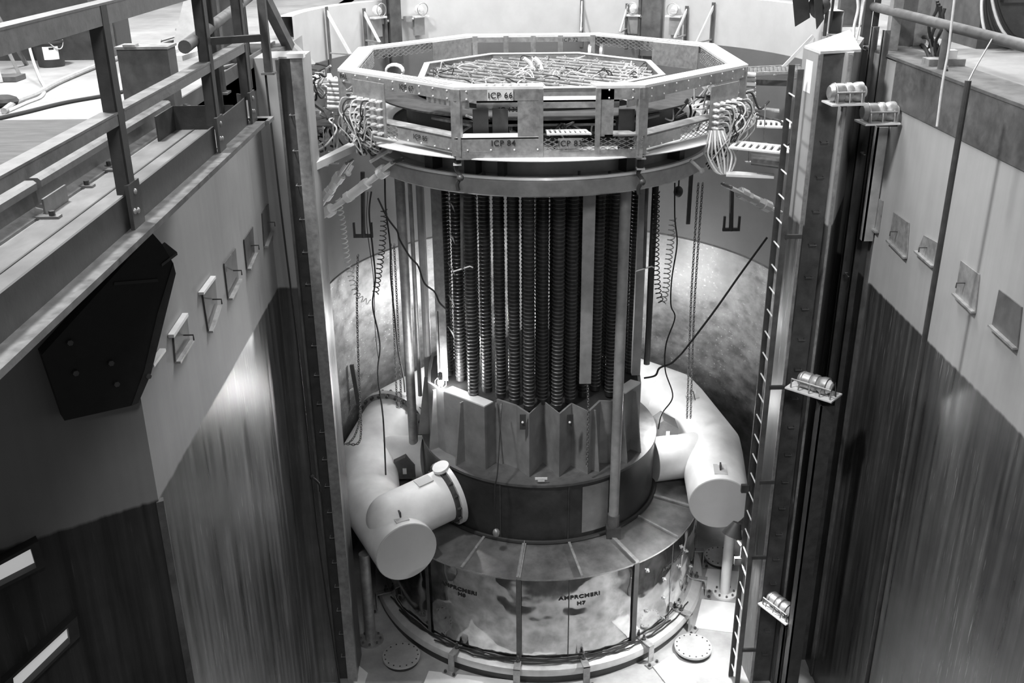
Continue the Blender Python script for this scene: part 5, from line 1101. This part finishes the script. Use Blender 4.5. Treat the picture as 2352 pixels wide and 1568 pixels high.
cord('coiled_cable', [(1508, 440), (1507, 520), (1507, 600), (1512, 670), (1520, 697)], 14.4, .008, 'rubber', 'dark coiled cord hanging just right of the tubes', kind='coil', turns=24, cr=.045, grp='coiled cords')
cord('coiled_cable', [(1546, 500), (1540, 560), (1533, 620), (1530, 660), (1522, 697)], 14.4, .008, 'cable', 'grey coiled cord right of the dark coiled cord', kind='coil', turns=18, cr=.05, grp='coiled cords')
BC = 'black cables hanging in the cavity'
cord('black_cable', [(853, 440), (848, 490), (856, 570), (862, 640), (856, 700), (868, 760), (873, 800), (868, 860), (880, 960), (886, 1090)], 13.6, .013, 'rubber', 'black cable hanging from the frame over the left white pipe', grp=BC)
cord('black_cable', [(884, 410), (886, 480), (896, 560), (898, 640), (908, 740), (914, 800), (926, 860), (930, 900)], 13.8, .013, 'rubber', 'black cable hanging just left of the slender left pole', grp=BC)
cord('black_cable', [(868, 455), (890, 500), (912, 530), (918, 550), (942, 590), (960, 610), (975, 650), (998, 670), (1010, 695), (1028, 712)], 13.4, .013, 'rubber', 'wavy black cable crossing the left pole to the ribbed tubes', grp=BC)
cord('black_cable', [(1550, 420), (1550, 500), (1555, 560), (1543, 640), (1541, 700), (1550, 730), (1530, 790), (1528, 850), (1545, 910), (1520, 950), (1512, 985)], 14.0, .011, 'rubber', 'black cable hanging down right of the tubes past the white pipe', grp=BC)
cord('black_cable', [(1762, 545, 14.6), (1700, 630, 14.6), (1640, 715, 14.5), (1575, 800, 14.4), (1555, 822, 14.4), (1540, 835, 14.3), (1515, 845, 14.2), (1505, 862, 14.0), (1480, 868, 13.9)], 14, .016, 'rubber', 'taut black rope slanting from the ladder to the tank', 'rope')
cord('lead_wire', [(845, 440), (843, 520), (858, 640), (862, 760), (870, 830)], 13.9, .006, 'rubber', 'thin dark wire beside the left black cables', 'wire')
t = thing('pendant_switch', aty(1140, 1225, 12.4), 'pear-shaped pendant on a thin black cable in front of the dark tank', 'pendant')
P = [aty(x, y, Y) for x, y, Y in ((1152, 925, 13.0), (1150, 960, 12.85), (1143, 1080, 12.5), (1137, 1120, 12.45), (1137, 1180, 12.42), (1140, 1212, 12.4))]; MB().tube(spline(P, 8), .009, 6).build('cord', 'rubber', t); MB().sphere(aty(1140, 1223, 12.4), .055, 12, 10, (1, 1, 1.25)).build('pear_body', 'galv', t)
CHN = 'chains hanging in the cavity'
cord('hanging_chain', [(822, 585), (820, 700), (824, 850), (826, 900), (826, 960), (815, 1000), (800, 1018)], 13.9, .01, 'chain', 'chain hanging at the left, looping over the white pipe', 'chain', CHN, 'chain')
cord('hanging_chain', [(826, 900), (829, 960), (828, 1005), (818, 1020), (795, 1019), (780, 1024)], 13.8, .01, 'chain', 'lower chain loop lying on the left white pipe', 'chain', CHN, 'chain')
cord('hanging_chain', [(897, 560), (903, 700), (908, 830), (912, 935)], 14.4, .01, 'chain', 'left of two thin chains beside the left pole', 'chain', CHN, 'chain'); cord('hanging_chain', [(905, 560), (912, 700), (918, 830), (922, 935)], 14.4, .01, 'chain', 'right of two thin chains beside the left pole', 'chain', CHN, 'chain')
cord('hanging_chain', [(1604, 420), (1595, 560), (1586, 720), (1578, 960)], 14.6, .01, 'chain', 'left of the twin chains right of the tubes', 'chain', CHN, 'chain'); cord('hanging_chain', [(1614, 420), (1604, 560), (1594, 720), (1586, 960)], 14.6, .01, 'chain', 'right of the twin chains right of the tubes', 'chain', CHN, 'chain')
cord('hanging_chain', [(1350, 886), (1351, 960), (1348, 1070)], 12.7, .01, 'chain', 'bright heavy chain hanging below the pale flat bar', 'chain', CHN, 'chain')
# J-hooks hanging round the tubes
for i, (px, py) in enumerate(((1062, 615), (1480, 615))):
    q = aty(px, py, 12.5 if i == 0 else 13.2); a = aty(px-2 if i == 0 else px+6, 420, q.y); t = thing('hook_rod', q, ['thin rod with hook handle in front of the left ribbed tubes', 'thin rod with hook handle at the right of the ribbed tubes'][i], 'rod', 'hook rods')
    MB().cyl(a, q, .022, 8).build('rod', 'mid', t); MB().tube([q+V((-.12, 0, -.05)), q+V((.1, 0, .02)), q+V((.14, 0, .0))], .012, 6).build('handle', 'galv', t)
# dark pipe clamp strip left of the tubes
P = [aty(945, y, 15.0) for y in (600, 760)]
# ------------------------------------------------------------------ lit lamps in the cavity
def work_lamp(c, lab, e, hang=1.0, size=.06):
    c = V(c); t = thing('work_lamp', c, lab, 'lamp', 'lit work lamps in the cavity')
    MB().sphere(c, .05, 12, 10, (1, 1, 1.3)).build('bulb', 'bulb', t)
    MB().cyl(c+V((0, 0, .05)), c+V((0, 0, .16)), .035, 10).build('socket', 'rubber', t); MB().cyl(c+V((0, 0, .16)), c+V((0, 0, .16+hang)), .008, 6).build('flex', 'rubber', t)
    for k in range(6):
        a = k*math.pi/3; MB().tube([c+V((.03*math.cos(a), .03*math.sin(a), .1)), c+V((.085*math.cos(a), .085*math.sin(a), .03)), c+V((.085*math.cos(a), .085*math.sin(a), -.05)), c+V((.02*math.cos(a), .02*math.sin(a), -.11))], .004, 4).build('guard_wire', 'galv', t)
    lamp('POINT', c+V((0, 0, -.02)), e, size)
work_lamp(cyl_hit(1012, 878, 1.72), 'glaring bare work lamp at the left edge of the core support', 260)
lamp('POINT', (-.35, 16.5, -5.1), 120, .12); lamp('POINT', (1.6, 16.4, -5.2), 60, .12); lamp('POINT', (2.5, 14.35, -5.75), 45, .1)      # bare lights added to brighten the rear wall; last, lamp behind the bracket box
t = thing('ladder_floodlight', aty(1680, 1220, 11.9), 'dark floodlight clamped to the ladder shining down on the floor', 'floodlight')
c = aty(1684, 1222, 11.9); dd = V((-.35, -.25, -.9)).normalized()
MB().lathe(c, [(.001, -.16), (.06, -.15), (.15, .05), (.145, .05), (.05, -.14)], 24, axis=dd).build('reflector', 'dark', t); MB().tube([c-dd*.1, c+V((.05, .05, -.12)), c+V((.1, .1, -.2)), V((3.40, yl, c.z-.15))], .02, 8).build('clamp_arm', 'dark', t); MB().sphere(c-dd*.02, .045, 10, 8).build('bulb', 'bulb', t)
lamp('SPOT', c+dd*.03, 480, .06, c+dd, spot=140)
